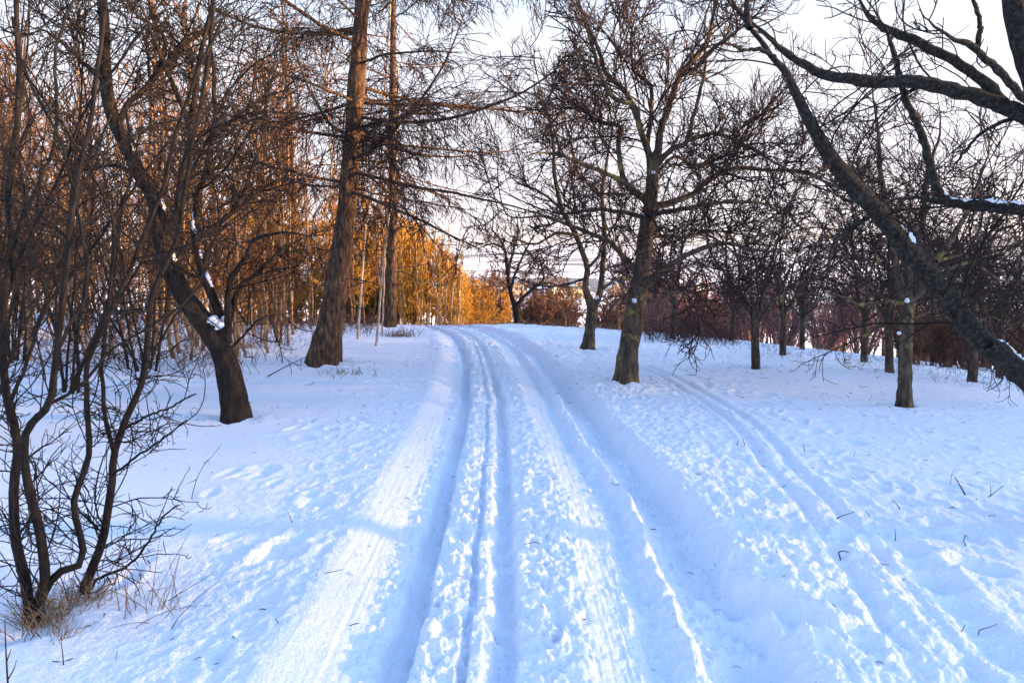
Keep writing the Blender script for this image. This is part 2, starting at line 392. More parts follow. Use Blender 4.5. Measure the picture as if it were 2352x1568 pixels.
def lobe(root, at, size, base, rg):
    mb = MB(); K = 7; u = np.linspace(-1, 1, K); p = np.zeros((K, 3)); p[:, 2] = u * size * .7
    p[:, :2] += rg.normal(size=(K, 2)) * size * .15; p += np.asarray(at)
    r = size * .8 * np.sqrt(np.maximum(1 - u * u, .003)); mb.tubes(p[None], r[None], 9, 0, lump=.45, seed=rg.uniform(0, 50))
    return mb.build('snow_patch', M['snow'], root, origin=base)

def crown_from(rg, limbs, rtip, dens=1.0, spec='orchard'):
    LP = np.stack([p for p, r in limbs]); LR = np.stack([r for p, r in limbs])
    mb = MB()
    if spec == 'orchard':
        a, ar = kids(rg, LP, LR, 5.0 * dens, .1, 1, .95, .55, .6, 2.3, .0068, rtip * 1.7, 13, .035, (0, 0, .22), .8)
        b, br = kids(rg, a, ar, 8.0 * dens, .06, 1, .8, .6, .35, 1.1, .0062, rtip * 1.2, 9, .05, (0, 0, .3), .8)
        c, cr = kids(rg, b, br, 11.0 * dens, .08, 1, .75, .6, .18, .55, .006, rtip * .85, 5, .045, (0, 0, .4), .7)
        mb.tubes(a, ar, 5, 0); mb.tubes(b, br, 3, 0); mb.tubes(c, cr, 3, 0)
    elif spec == 'dark':
        a, ar = kids(rg, LP, LR, 5.6 * dens, .1, 1, .95, .5, .5, 2.0, .0075, rtip * 1.6, 11, .06, (0, 0, .1), .7)
        b, br = kids(rg, a, ar, 9.0 * dens, .06, 1, .85, .6, .3, 1.0, .0065, rtip * 1.2, 7, .08, (0, 0, .15), .8)
        c, cr = kids(rg, b, br, 9 * dens, .1, 1, .8, .55, .13, .42, .008, rtip, 4, .09, (0, 0, .2), .7)
        mb.tubes(a, ar, 5, 0); mb.tubes(b, br, 3, 0); mb.tubes(c, cr, 3, 0)
    return mb

def traced_tree(name, trunk, limbs, rg, bark_m, twig_m, rtip, label, cat='tree', dens=1.0, spec='orchard', S=16, group=None, mound=(.06, .5), extra=(), lump=.16):
    t = limb(trunk, 44); base = t[0][0].copy(); base[2] = float(hmac(base[0], base[1]))
    t[0][0, 2] = base[2] - .15
    MOUNDS.append((base[0], base[1], *mound))
    root = thing(name, base, label, cat, group)
    mb = MB(); r = t[1].copy(); zz = t[0][:, 2] - base[2]; r *= 1 + .32 * np.exp(-np.maximum(zz, 0) / .10) ; r[-1] *= .6
    mb.tubes(t[0][None], r[None], S, 0, lump=lump, seed=3.1); mb.build('trunk', bark_m, root, origin=base)
    ls = []
    for q in limbs:
        l = limb(q, 30, .008, rg, .84); ls.append(l); mb = MB(); r = l[1].copy(); r[0] *= 1.25; r[1] *= 1.1
        mb.tubes(l[0][None], r[None], 9, 0, lump=.13, seed=rg.uniform(0, 90)); mb.build('limb', bark_m, root, origin=base)
    src = [sub(l, 0, 1, 30) for l in ls] + [sub(t, .55, 1, 30)]
    mb = crown_from(rg, src, rtip, dens, spec); mb.build('crown', twig_m, root, origin=base)
    return root, base, t, ls

# ================================================================== FEATURE TREES
rg = np.random.default_rng(101)
g0 = flat(1440, 884); Y0 = g0[1]
def D(pts, Y, dy=0.0, r0=None, r1=None):
    """pixels -> (px,py,depth,r): depth drifts by dy towards the tip, radius tapers r0 -> r1"""
    n = len(pts); return [(a, b, Y + dy * (k / (n - 1)) ** 1.3, r0 + (r1 - r0) * (k / (n - 1)) ** .8) for k, (a, b) in enumerate(pts)]
trunk = [(1438, 884, Y0, 27), (1443, 810, Y0, 24), (1455, 740, Y0, 23), (1470, 650, Y0, 20), (1481, 560, Y0, 18), (1492, 480, Y0, 16), (1497, 425, Y0, 14), (1504, 370, Y0, 11), (1508, 345, Y0, 9)]
L = [
    D([(1500, 405), (1507, 365), (1519, 300), (1538, 240), (1563, 172), (1596, 135), (1628, 85), (1643, 0), (1655, -120)], Y0, .5, 12, 5),
    D([(1563, 172), (1600, 155), (1640, 110), (1690, 75), (1740, 20)], Y0, -.8, 8, 4),
    D([(1497, 415), (1488, 350), (1473, 310), (1463, 268), (1456, 242), (1405, 222), (1373, 150), (1352, 80), (1325, 0), (1300, -90)], Y0, -.6, 11, 4),
    D([(1464, 270), (1440, 215), (1395, 172), (1373, 110), (1335, 20), (1320, -60)], Y0, 1.0, 8, 4),
    D([(1485, 340), (1497, 250), (1490, 190), (1455, 160), (1450, 90), (1468, 0)], Y0, .9, 7, 3),
    D([(1476, 648), (1500, 640), (1530, 618), (1573, 590), (1623, 566), (1680, 560), (1748, 577), (1820, 580)], Y0, -1.4, 11, 4),
    D([(1500, 478), (1545, 464), (1590, 445), (1640, 405), (1690, 386), (1760, 391), (1840, 395), (1930, 440)], Y0, 1.0, 10, 3.5),
    D([(1499, 490), (1560, 482), (1620, 470), (1690, 464), (1770, 470), (1850, 490)], Y0, -1.5, 8, 3),
    D([(1506, 380), (1540, 345), (1579, 325), (1592, 268), (1608, 210), (1621, 140), (1618, 60)], Y0, -.7, 9, 3.5),
    D([(1580, 322), (1640, 308), (1690, 322), (1745, 352), (1810, 390), (1870, 400)], Y0, -1.1, 6, 2.8),
    D([(1486, 462), (1440, 425), (1424, 375), (1421, 325), (1428, 293), (1385, 282), (1320, 240), (1275, 195), (1235, 110)], Y0, .6, 9, 3.2),
    D([(1480, 455), (1420, 412), (1363, 385), (1298, 360), (1235, 350), (1180, 375)], Y0, -1.4, 8, 3),
    D([(1486, 500), (1420, 486), (1358, 482), (1290, 492), (1220, 470)], Y0, 1.3, 7, 3),
    D([(1474, 640), (1436, 597), (1413, 565), (1358, 535), (1313, 520), (1248, 497), (1178, 500), (1120, 470)], Y0, -1.0, 9, 3),
    D([(1484, 545), (1520, 540), (1570, 545), (1640, 530), (1700, 540)], Y0, 1.6, 7, 3),
    D([(1492, 440), (1510, 400), (1550, 360), (1600, 380), (1680, 350), (1720, 300)], Y0, 1.6, 6, 3),
    D([(1462, 690), (1510, 690), (1560, 665), (1640, 690), (1700, 680)], Y0, 1.4, 6, 2.6),
    D([(1466, 665), (1430, 680), (1400, 720), (1425, 760)], Y0, -.4, 4, 2.2),
]
root, b0, tk, ls = traced_tree('orchard_tree', trunk, L, rg, M['bark_orchard'], M['twig_orchard'], .0055, 'large leafless orchard tree with a stout leaning trunk right beside the rutted track', dens=1.0, mound=(.13, .45))
lobe(root, P(1457, 690, Y0 - .27), .045, b0, rg); lobe(root, P(1516, 484, Y0 - .05), .045, b0, rg); lobe(root, P(1478, 490, Y0 - .12), .04, b0, rg); lobe(root, P(1500, 396, Y0 - .08), .035, b0, rg)

# tree behind it, twin stemmed
Y1 = flat(1350, 800)[1]
trunk = [(1350, 802, Y1, 13.5), (1354, 770, Y1, 13), (1358, 730, Y1, 12.5), (1361, 702, Y1, 13), (1363, 685, Y1, 10)]
L = [
    D([(1358, 705), (1344, 655), (1348, 615), (1323, 540), (1290, 480), (1273, 400), (1270, 320), (1240, 200), (1215, 100)], Y1, .5, 10.5, 3),
    D([(1362, 700), (1374, 685), (1383, 625), (1388, 550), (1383, 450), (1392, 380), (1405, 280), (1385, 180)], Y1, .8, 10.5, 3),
    D([(1348, 615), (1370, 595), (1390, 550), (1420, 500), (1430, 430)], Y1, -.8, 5, 2.5),
    D([(1323, 540), (1280, 535), (1230, 560), (1180, 545), (1120, 500)], Y1, -1, 5, 2.2),
    D([(1345, 640), (1290, 655), (1240, 655), (1215, 640)], Y1, 1, 4, 2),
    D([(1376, 670), (1420, 640), (1460, 640), (1500, 600)], Y1, 1.2, 5, 2.2),
    D([(1290, 480), (1240, 440), (1190, 420), (1150, 380)], Y1, 1, 4, 2),
    D([(1383, 450), (1330, 400), (1310, 320), (1290, 250), (1310, 150)], Y1, -1, 4.5, 2),
]
root, b1, _, _ = traced_tree('orchard_tree', trunk, L, rg, M['bark_orchard'], M['twig_orchard'], .0066, 'mid sized leafless tree splitting low into two stems, just left of the stout orchard tree', dens=.7, mound=(.05, .4))
lobe(root, P(1371, 683, Y1 - .1), .06, b1, rg)

# big tree whose bole stands just outside the frame on the right
YR = 4.9
trunk = [(2530, 1245, YR, 62), (2512, 1050, YR, 56), (2505, 800, YR, 48), (2490, 560, YR, 44), (2445, 340, YR, 38), (2385, 190, YR, 30), (2345, 80, YR + .05, 24), (2326, -40, YR + .1, 22), (2330, -300, YR + .2, 16)]
L = [
    D([(2512, 1030), (2440, 955), (2352, 865), (2240, 765), (2150, 650), (2075, 560), (2000, 470), (1930, 390), (1870, 300), (1835, 230), (1805, 168), (1770, 122), (1722, 66), (1690, 15), (1640, -80)], YR, -.2, 37, 11),
    D([(2500, 515), (2440, 495), (2352, 482), (2250, 473), (2160, 462), (2100, 455), (2045, 461), (2022, 480)], YR, .15, 24, 4),
    D([(2172, 464), (2157, 440), (2140, 390), (2118, 310), (2080, 225), (2055, 130), (2030, 60), (1985, -10)], YR + .13, .3, 14, 6),
    D([(2460, 335), (2400, 290), (2352, 265), (2260, 228), (2180, 205), (2100, 187), (2040, 189), (1940, 180), (1865, 160), (1800, 117), (1760, 78), (1700, 28), (1650, -20)], YR + .05, .45, 25, 9),
    D([(2310, 247), (2270, 195), (2190, 140), (2100, 92), (2025, 62), (1988, 25), (1955, -40)], YR + .1, .7, 17, 8),
    D([(2400, 260), (2352, 225), (2300, 170), (2240, 112), (2180, 85), (2130, 45), (2110, 22)], YR - .1, -.2, 14, 5),
    D([(2240, 112), (2252, 60), (2235, 0), (2215, -60)], YR - .15, -.2, 8, 4),
    D([(1722, 66), (1715, 20), (1720, -60)], YR - .2, .1, 9, 5),
    D([(1780, 132), (1745, 115), (1700, 112), (1665, 95)], YR - .18, -.2, 7, 3),
    D([(2352, 270), (2290, 285), (2240, 320), (2200, 370), (2160, 420)], YR + .1, .7, 6, 3),
    D([(1990, 500), (1930, 545), (1910, 575), (1900, 640), (1890, 700)], YR - .05, -.3, 8, 2.5),
    D([(2120, 620), (2110, 560), (2105, 520)], YR - .1, .4, 3, 2),
    D([(2270, 790), (2310, 800), (2370, 870)], YR - .1, .5, 12, 10),
]
rgR = np.random.default_rng(55)
def right_tree():
    t = limb(trunk, 60); base = t[0][0].copy(); base[2] = float(hmac(base[0], base[1])); t[0][0, 2] = base[2] - .2
    MOUNDS.append((base[0], base[1], .08, .5))
    root = thing('orchard_tree', base, 'big near tree reaching in from the right edge with thick snow dusted slanting limbs', 'tree')
    mb = MB(); mb.tubes(t[0][None], t[1][None], 20, 0, lump=.2, seed=1.7); mb.build('trunk', M['bark_right'], root, origin=base)
    ls = []
    for k, q in enumerate(L):
        l = limb(q, 70 if k in (0, 1, 2, 3) else 40, .004, rgR, .84); ls.append(l); mb = MB()
        mb.tubes(l[0][None], (l[1] * (1 + .05 * rgR.normal(size=len(l[1]))))[None], 14, 0, lump=.22, seed=rgR.uniform(0, 90)); mb.build('limb', M['bark_right'], root, origin=base)
    src = [sub(l, .25, 1, 40) for l in ls]
    LP = np.stack([p for p, r in src]); LR = np.stack([r for p, r in src])
    mb = MB()
    a, ar = kids(rgR, LP, LR, 5.0, 0, 1, 1.1, .4, .4, 1.25, .007, .0036, 12, .09, (0, 0, .2), .8)
    b, br = kids(rgR, a, ar, 5.5, .1, 1, .9, .5, .1, .35, .011, .0032, 7, .15, (0, 0, .2), .8)
    c, cr = kids(rgR, b, br, 5, .1, 1, .8, .5, .04, .15, .012, .0028, 5, .14, (0, 0, .2), .6)
    mb.tubes(a, ar, 6); mb.tubes(b, br, 4); mb.tubes(c, cr, 3); mb.build('crown', M['twig_dark'], root, origin=base)
    for k, (i, a_, b_, w) in enumerate([(1, .27, .66, .62), (0, .455, .50, .6), (0, .19, .225, .4), (0, .29, .31, .4), (2, .02, .06, .6), (12, .15, .8, .75), (0, .16, .18, .35), (0, .60, .615, .3), (3, .53, .545, .35), (2, .42, .45, .4)]):
        snow_on(k * 3.3, sub(ls[i], a_, b_, 30 if b_ - a_ > .2 else 9), root, base, rgR, w)
    for k in range(34):
        i = [0, 0, 3, 3, 4, 2, 5][k % 7]; a_ = rgR.uniform(.1, .9); snow_on(k * 1.9, sub(ls[i], a_, min(a_ + rgR.uniform(.006, .03), 1), 7), root, base, rgR, rgR.uniform(.2, .36))
right_tree()

# right-hand orchard tree with its straight bole
Y2 = flat(2078, 932)[1]
trunk = [(2079, 934, Y2, 16), (2078, 880, Y2, 15.5), (2080, 800, Y2, 15), (2082, 740, Y2, 15.5), (2084, 705, Y2, 15), (2084, 670, Y2, 10)]
L = [
    D([(2082, 715), (2068, 660), (2050, 570), (2032, 470), (2020, 360), (2010, 250), (1995, 120)], Y2, .6, 13, 3.5),
    D([(2086, 710), (2110, 655), (2150, 600), (2190, 540), (2230, 470), (2260, 380), (2300, 290)], Y2, .9, 13, 3.5),
    D([(2086, 700), (2140, 650), (2200, 610), (2270, 585), (2330, 560), (2390, 550)], Y2, -.6, 7, 3),
    D([(2080, 700), (2040, 690), (1980, 700), (1930, 680), (1870, 690)], Y2, -.7, 6, 2.5),
    D([(2078, 715), (2060, 640), (2010, 600), (1960, 590), (1900, 540)], Y2, 1, 6, 2.5),
    D([(2084, 690), (2095, 600), (2120, 500), (2130, 400), (2160, 300), (2150, 200)], Y2, 1.2, 11, 3.2),
    D([(2040, 520), (1990, 450), (1960, 380), (1930, 330)], Y2, 1.2, 5, 2.2),
    D([(2150, 600), (2220, 590), (2290, 640), (2360, 660)], Y2, 1.5, 5, 2.2),
    D([(2090, 735), (2140, 720), (2210, 740), (2280, 730), (2340, 760)], Y2, .8, 5, 2),
    D([(2076, 740), (2030, 745), (1975, 775), (1930, 770)], Y2, .6, 4, 2),
]
root, b2, _, _ = traced_tree('orchard_tree', trunk, L, rg, M['bark_orchard'], M['twig_orchard'], .0042, 'leafless orchard tree with straight bole, nearest the slanting limb on the right', dens=.95, mound=(.05, .3))
lobe(root, P(2083, 690, Y2 - .12), .04, b2, rg); lobe(root, P(2065, 765, Y2 - .1), .03, b2, rg)

# small forked tree on the skyline by the bend
Y3 = flat(1190, 741)[1]
trunk = [(1191, 742, Y3, 10), (1187, 720, Y3, 9), (1184, 703, Y3, 8)]
L = [
    D([(1184, 706), (1172, 670), (1165, 620), (1158, 570), (1140, 540), (1112, 516)], Y3, .4, 7, 2.2),
    D([(1186, 705), (1200, 685), (1226, 660), (1248, 642), (1242, 605), (1225, 560)], Y3, -.3, 6, 2.2),
    D([(1166, 625), (1178, 580), (1190, 530), (1180, 470)], Y3, .6, 5, 2),
    D([(1172, 670), (1185, 625), (1215, 560), (1250, 500)], Y3, -.6, 4.5, 2),
    D([(1158, 570), (1130, 560), (1100, 570)], Y3, -.6, 4, 2),
    D([(1226, 660), (1260, 650), (1300, 660), (1340, 655)], Y3, .7, 3.5, 1.8),
]
root, b3, _, _ = traced_tree('fruit_tree', trunk, L, rg, M['bark_dark'], M['twig_orchard'], .0085, 'small crooked forked tree standing on the crest beside the bend of the track', dens=.55, mound=(.08, .5))

# leaning tree on the left
rgL = np.random.default_rng(77)
Y4 = flat(540, 962)[1]
trunk = [(541, 964, Y4, 31), (533, 880, Y4, 29), (508, 805, Y4, 27), (470, 745, Y4, 25), (430, 690, Y4, 22), (388, 610, Y4, 20), (366, 525, Y4, 19), (356, 460, Y4, 17), (320, 400, Y4, 16), (282, 320, Y4, 15), (252, 245, Y4, 14), (241, 165, Y4, 13), (240, 75, Y4, 11), (233, -20, Y4, 10), (225, -200, Y4, 8)]
L = [
    D([(520, 790), (510, 735), (482, 665), (460, 600), (448, 530), (453, 450), (478, 390), (488, 310), (494, 250), (482, 75), (478, -60)], Y4 + .05, .5, 15, 6),
    D([(372, 545), (405, 490), (415, 425), (435, 325), (450, 200), (466, 100), (487, 0), (500, -100)], Y4, -.7, 12, 6),
    D([(524, 765), (523, 700), (530, 645), (566, 590), (582, 552), (650, 536), (745, 542)], Y4, -.3, 11, 4),
    D([(526, 735), (550, 665), (592, 625), (650, 572), (690, 552), (750, 520)], Y4, .6, 9, 3.5),
    D([(452, 545), (490, 522), (550, 475), (600, 432), (660, 412), (740, 416)], Y4 + .1, .6, 9, 3),
    D([(270, 285), (292, 245), (325, 210), (370, 165), (400, 120), (450, 85), (530, 30), (560, -20)], Y4, .6, 9, 4.5),
    D([(244, 195), (228, 178), (165, 120), (110, 75), (60, 60)], Y4, -.5, 8, 4),
    D([(350, 165 + 20), (380, 100), (350, 40), (340, -30)], Y4 + .2, .4, 6, 3.5),
    D([(440, 300), (400, 200), (370, 130), (340, 60), (310, -30)], Y4 - .3, -.4, 7, 4),
    D([(320, 400), (260, 380), (190, 390), (120, 360)], Y4, .8, 6, 3),
    D([(485, 330), (540, 270), (600, 230), (680, 200)], Y4 + .3, .5, 6, 3),
    D([(530, 800), (560, 770), (600, 730), (650, 720)], Y4, -.2, 4, 2),
    D([(450, 540), (520, 500), (560, 440), (600, 330), (620, 250)], Y4 + .2, .6, 6, 3),
]
root, b4, tk4, ls4 = traced_tree('leaning_tree', trunk, L, rgL, M['bark_dark'], M['twig_dark'], .0038, 'dark crooked tree leaning left with snow lodged in its forks, left of the track', dens=.9, spec='dark', S=20, mound=(.05, .5), lump=.24)
for k, (l_, a_, b_, w_) in enumerate([(tk4, .17, .205, .75), (ls4[0], .03, .075, .8), (ls4[0], .15, .20, .55), (ls4[0], .235, .262, .45), (ls4[0], .285, .36, .5), (tk4, .33, .36, .45), (tk4, .43, .455, .4), (ls4[2], .16, .2, .6), (ls4[4], .05, .1, .5), (tk4, .55, .57, .4)]):
    snow_on(k * 2.7, sub(l_, a_, b_, 11), root, b4, rgL, w_)
lobe(root, P(506, 747, Y4 - .1), .055, b4, rgL); lobe(root, P(494, 740, Y4 - .1), .04, b4, rgL)

# larches
def larch(name, trunk, rg, rtip, label, htop, dens, blen, seed, K2=7):
    t = limb(trunk, 60); base = t[0][0].copy(); base[2] = float(hmac(base[0], base[1])); t[0][0, 2] = base[2] - .2
    MOUNDS.append((base[0], base[1], .12, .75))
    root = thing(name, base, label, 'tree')
    r = t[1].copy(); mb = MB(); mb.tubes(t[0][None], r[None], 22, 0, lump=.22, seed=seed); mb.build('trunk', M['bark_larch'], root, origin=base)
    LP = t[0][None]; LR = t[1][None]
    a, ar = kids(rg, LP, LR, 11 * dens, .26, .97, 1.66, .3, blen * .6, blen, .0072, rtip * 1.8, 16, .03, (0, 0, .26), .3, .85, 0, .1)
    dead, dr = kids(rg, LP, LR, 3.2, .06, .4, 1.45, .3, .3, 1.2, .010, rtip * 1.5, 6, .1, (0, 0, .1), .3, .5)
    b, br = kids(rg, a, ar, 14 * dens, .06, 1, 1.0, .3, .35, 1.2, .005, rtip * 1.1, 7, .06, (0, 0, -.7), .3, .45)
    c, cr = kids(rg, b, br, 11 * dens, .1, 1, .9, .5, .14, .42, .006, rtip, 4, .08, (0, 0, -.8), .3)
    mb = MB(); mb.tubes(a, ar, 6, 1); mb.tubes(dead, dr, 5, 1); mb.tubes(b, br, 3); mb.tubes(c, cr, 3); mb.build('crown', [M['twig_larch'], M['bark_larch']], root, origin=base)
    return root, base
Y5 = flat(742, 846)[1]
larch('larch', [(740, 848, Y5, 42), (752, 784, Y5, 33), (768, 690, Y5, 28), (783, 590, Y5, 25), (795, 480, Y5, 21), (806, 370, Y5, 20), (815, 260, Y5, 19.5), (825, 100, Y5, 17), (832, 0, Y5, 15.5), (842, -200, Y5, 13), (850, -500, Y5, 8), (850, -750, Y5, 3)],
      np.random.default_rng(11), .0050, 'tall larch with a thick flared trunk and drooping bare branches, left of the track', 0, .76, 6.4, 2.2)
Y6 = flat(893, 757)[1]
larch('larch', [(893, 759, Y6, 19), (896, 720, Y6, 14), (900, 600, Y6, 12), (903, 480, Y6, 10.5), (902, 300, Y6, 9), (903, 100, Y6, 6.5), (905, -60, Y6, 5), (908, -300, Y6, 2)],
      np.random.default_rng(12), .009, 'slimmer larch farther along the track, lit reddish by the low sun', 0, .46, 3.9, 6.2)

# foreground shrub on the left
def shrub_near():
    rgS = np.random.default_rng(31); Y = flat(78, 1440)[1]
    base = GP(85, 1430); root = thing('shrub', base, 'near multi stemmed bare shrub rising from a dry grass tuft at the lower left', 'shrub')
    MOUNDS.append((base[0], base[1], .05, .3))
    st = [
        D([(72, 1450), (62, 1360), (38, 1240), (32, 1120), (42, 1030), (22, 935), (8, 820), (10, 690), (24, 580), (20, 430), (42, 240), (40, 60), (30, -120)], Y, .3, 20, 7),
        D([(75, 1440), (100, 1330), (95, 1225), (65, 1130), (52, 1040), (62, 985), (110, 930), (134, 800), (152, 610), (172, 440), (210, 250), (235, 60), (250, -100)], Y, -.2, 19, 5.5),
        D([(95, 1370), (130, 1315), (178, 1298), (190, 1270), (172, 1150), (204, 1045), (197, 910), (206, 820), (290, 640), (372, 430), (420, 260), (500, 60)], Y, .35, 15, 5),
        D([(185, 1375), (212, 1300), (236, 1235), (256, 1110), (268, 1015), (330, 865), (346, 690), (400, 560), (442, 330), (480, 110), (500, -80)], Y + .3, .4, 17, 5),
        D([(190, 1375), (225, 1330), (290, 1300), (345, 1240), (372, 1190), (408, 1160)], Y + .3, -.3, 6, 2.5),
        D([(262, 1040), (240, 940), (236, 830), (250, 700), (262, 540), (300, 400), (290, 250)], Y + .35, .3, 8, 4),
        D([(110, 930), (190, 880), (260, 800), (330, 760), (420, 700), (470, 640)], Y, .4, 6, 3),
        D([(285, 985), (340, 955), (390, 935), (448, 905)], Y + .4, -.3, 5, 2.4),
        D([(260, 1090), (320, 1045), (370, 1010), (430, 965)], Y + .35, -.5, 5, 2.4),
        D([(20, 935), (60, 830), (110, 700), (220, 560), (330, 400), (420, 280)], Y, .5, 7, 4),
        D([(12, 690), (60, 560), (130, 420), (200, 250), (330, 60)], Y + .2, -.3, 7, 4),
        D([(135, 800), (200, 660), (180, 500), (140, 330), (60, 170), (30, 40)], Y - .2, .3, 6, 4),
        D([(24, 580), (90, 420), (130, 300), (130, 120), (180, -40)], Y + .15, .3, 8, 4),
        D([(290, 640), (250, 480), (180, 340), (100, 230), (40, 140)], Y + .2, -.4, 5, 3),
        D([(330, 865), (380, 760), (460, 640), (510, 560)], Y + .6, .2, 5, 2.6),
    ]
    ls = []
    for q in st:
        l = limb(q, 40, .004, rgS); l = (l[0], l[1] * .70); ls.append(l); mb = MB(); mb.tubes(l[0][None], l[1][None], 10, 0, lump=.12, seed=rgS.uniform(0, 60)); mb.build('stem', M['bark_shrub'], root, origin=base)
    LP = np.stack([sub(l, .02, 1, 40)[0] for l in ls]); LR = np.stack([sub(l, .02, 1, 40)[1] for l in ls])
    mb = MB()
    lo = np.stack([sub(ls[k], .03, .42, 30)[0] for k in (0, 1, 2, 3, 3, 4)]); lr = np.stack([sub(ls[k], .03, .42, 30)[1] for k in (0, 1, 2, 3, 3, 4)])
    a, ar = kids(rgS, lo, lr, 19, 0, 1, 1.0, .5, .22, .62, .0065, .0023, 10, .11, (0, 0, .25), .9)
    a2, ar2 = kids(rgS, LP, LR, 8.0, .3, 1, .8, .3, .3, .9, .005, .0022, 10, .10, (0, 0, .3), .6)
    a = np.concatenate([a, a2]); ar = np.concatenate([ar, ar2])
    b, br = kids(rgS, a, ar, 11, .08, 1, .95, .5, .07, .28, .010, .0022, 6, .16, (0, 0, .2), .8)
    c, cr = kids(rgS, b, br, 8, .1, 1, .9, .5, .025, .09, .012, .0018, 4, .14, (0, 0, .2), .6)
    mb.tubes(a, ar, 5); mb.tubes(b, br, 3); mb.tubes(c, cr, 3); mb.build('twigs', M['twig_shrub'], root, origin=base)
shrub_near()

def proc_shrub(rgS, h, n, spread, rtip, rb, dens, lean=(0, 0), wild=.06):
    a0 = np.zeros((n, 2, 3)); ang = rgS.uniform(0, 2 * np.pi, n); rad = rgS.uniform(.02, .22, n) * min(1, h * .4)
    K = 14; Pp = np.zeros((n, K, 3)); Pp[:, 0] = np.stack([rad * np.cos(ang), rad * np.sin(ang), -.1 + 0 * ang], 1)
    d = np.stack([np.cos(ang) * spread + lean[0], np.sin(ang) * spread + lean[1], np.ones(n)], 1) + rgS.normal(size=(n, 3)) * .12
    d /= np.linalg.norm(d, axis=1, keepdims=True); Ls = h * rgS.uniform(.6, 1.05, n)
    for k in range(1, K):
        d = d + rgS.normal(size=(n, 3)) * wild; d[:, 2] += .02; d /= np.linalg.norm(d, axis=1, keepdims=True); Pp[:, k] = Pp[:, k - 1] + d * (Ls / (K - 1))[:, None]
    Rr = rb * rgS.uniform(.6, 1.1, n)[:, None] * (1 - np.linspace(0, .8, K))[None] + rtip
    a, ar = kids(rgS, Pp, Rr, 5 * dens, .15, 1, .7, .28, .3, 1.3, .007, rtip * 1.3, 8, .1, (0, 0, .3), .6)
    b, br = kids(rgS, a, ar, 6.5 * dens, .1, 1, .8, .5, .15, .5, .008, rtip, 5, .13, (0, 0, .25), .6)
    return (Pp, Rr), (a, ar), (b, br)

# taller hazels behind the shrub, at the left edge
for k, (px, py, h, lean, lab) in enumerate([(-60, 1010, 6.0, (.16, 0), 'tall bare hazel bush at the left edge behind the near shrub, leaning inward'),
                                             (150, 905, 5.5, (.10, .0), 'bare hazel bush with slender upright stems between the near shrub and the leaning tree'),
                                             (330, 850, 4.6, (-.1, .1), 'bare hazel bush on the snow just left of the leaning tree trunk'),
                                             (30, 830, 6.5, (.06, .0), 'tall hazel bush farther back at the left edge of the wood')]):
    rgH = np.random.default_rng(300 + k); p = GP(px, py); root = thing('hazel_bush', p, lab, 'shrub')
    s_, a_, b_ = proc_shrub(rgH, h, [9, 7, 6, 10][k], .22, .0022 + .0002 * p[1], .021, 1.0 if k else 1.1, lean)
    for i in range(len(s_[0])):
        mb = MB(); mb.tubes(s_[0][i:i + 1], s_[1][i:i + 1], 7, lump=.1, seed=i); mb.build('stem', M['bark_shrub'], root)
    mb = MB(); mb.tubes(*a_, 4); mb.tubes(*b_, 3); mb.build('twigs', M['twig_shrub'] if k < 2 else M['twig_wood'], root)

# ================================================================== REPEATED TREES
def proc_orchard(rg, h, rb, rtip, dens):
    """low-forking spreading fruit tree; local coordinates"""
    K = 16; z = np.linspace(-.15, .24 * h, K); p = np.stack([.04 * np.sin(z * 1.2 + rg.uniform(0, 6)), .03 * np.cos(z + rg.uniform(0, 6)), z], 1)
    r = rb * (1.15 - .3 * np.linspace(0, 1, K)); r[:2] *= 1.2; r[-1] *= .7
    n = rg.integers(6, 9); ang = np.arange(n) * 2 * np.pi / n + rg.uniform(-.4, .4, n); L_ = []; lr = []
    for k in range(n):
        t = rg.uniform(.72, .98); s0 = p[int(t * (K - 1))]; d = np.array([math.cos(ang[k]), math.sin(ang[k]), rg.uniform(.6, 2.6)]); d /= np.linalg.norm(d)
        q = [s0]; Lb = h * rg.uniform(.45, .85)
        for j in range(17):
            d = d + rg.normal(size=3) * .13; d[2] += .035; d /= np.linalg.norm(d); q.append(q[-1] + d * Lb / 17)
        L_.append(np.array(q)); lr.append(rb * .40 * (1 - np.linspace(0, .85, 18)))
    LP = np.stack(L_); LR = np.stack(lr)
    mt = MB(); mt.tubes(p[None], r[None], 12, lump=.16, seed=rg.uniform(0, 9)); mt.tubes(LP, LR, 7, lump=.1)
    mc = MB()
    a, ar = kids(rg, LP, LR, 5.2 * dens, .1, 1, .95, .5, .5, 2.0, .0065, rtip * 1.5, 10, .06, (0, 0, .15), .9)
    b, br = kids(rg, a, ar, 8 * dens, .06, 1, .8, .6, .3, 1.05, .006, rtip * 1.15, 7, .055, (0, 0, .3), .8)
    c, cr = kids(rg, b, br, 8 * dens, .1, 1, .8, .6, .15, .46, .007, rtip * .85, 4, .06, (0, 0, .35), .7)
    mc.tubes(a, ar, 4); mc.tubes(b, br, 3); mc.tubes(c, cr, 3)
    return mt, mc
protos = []
for k in range(4):
    rgo = np.random.default_rng(500 + k); mt, mc = proc_orchard(rgo, 4.9, .072, .0045 + .0004 * k, .6)
    protos.append((mt, mc))
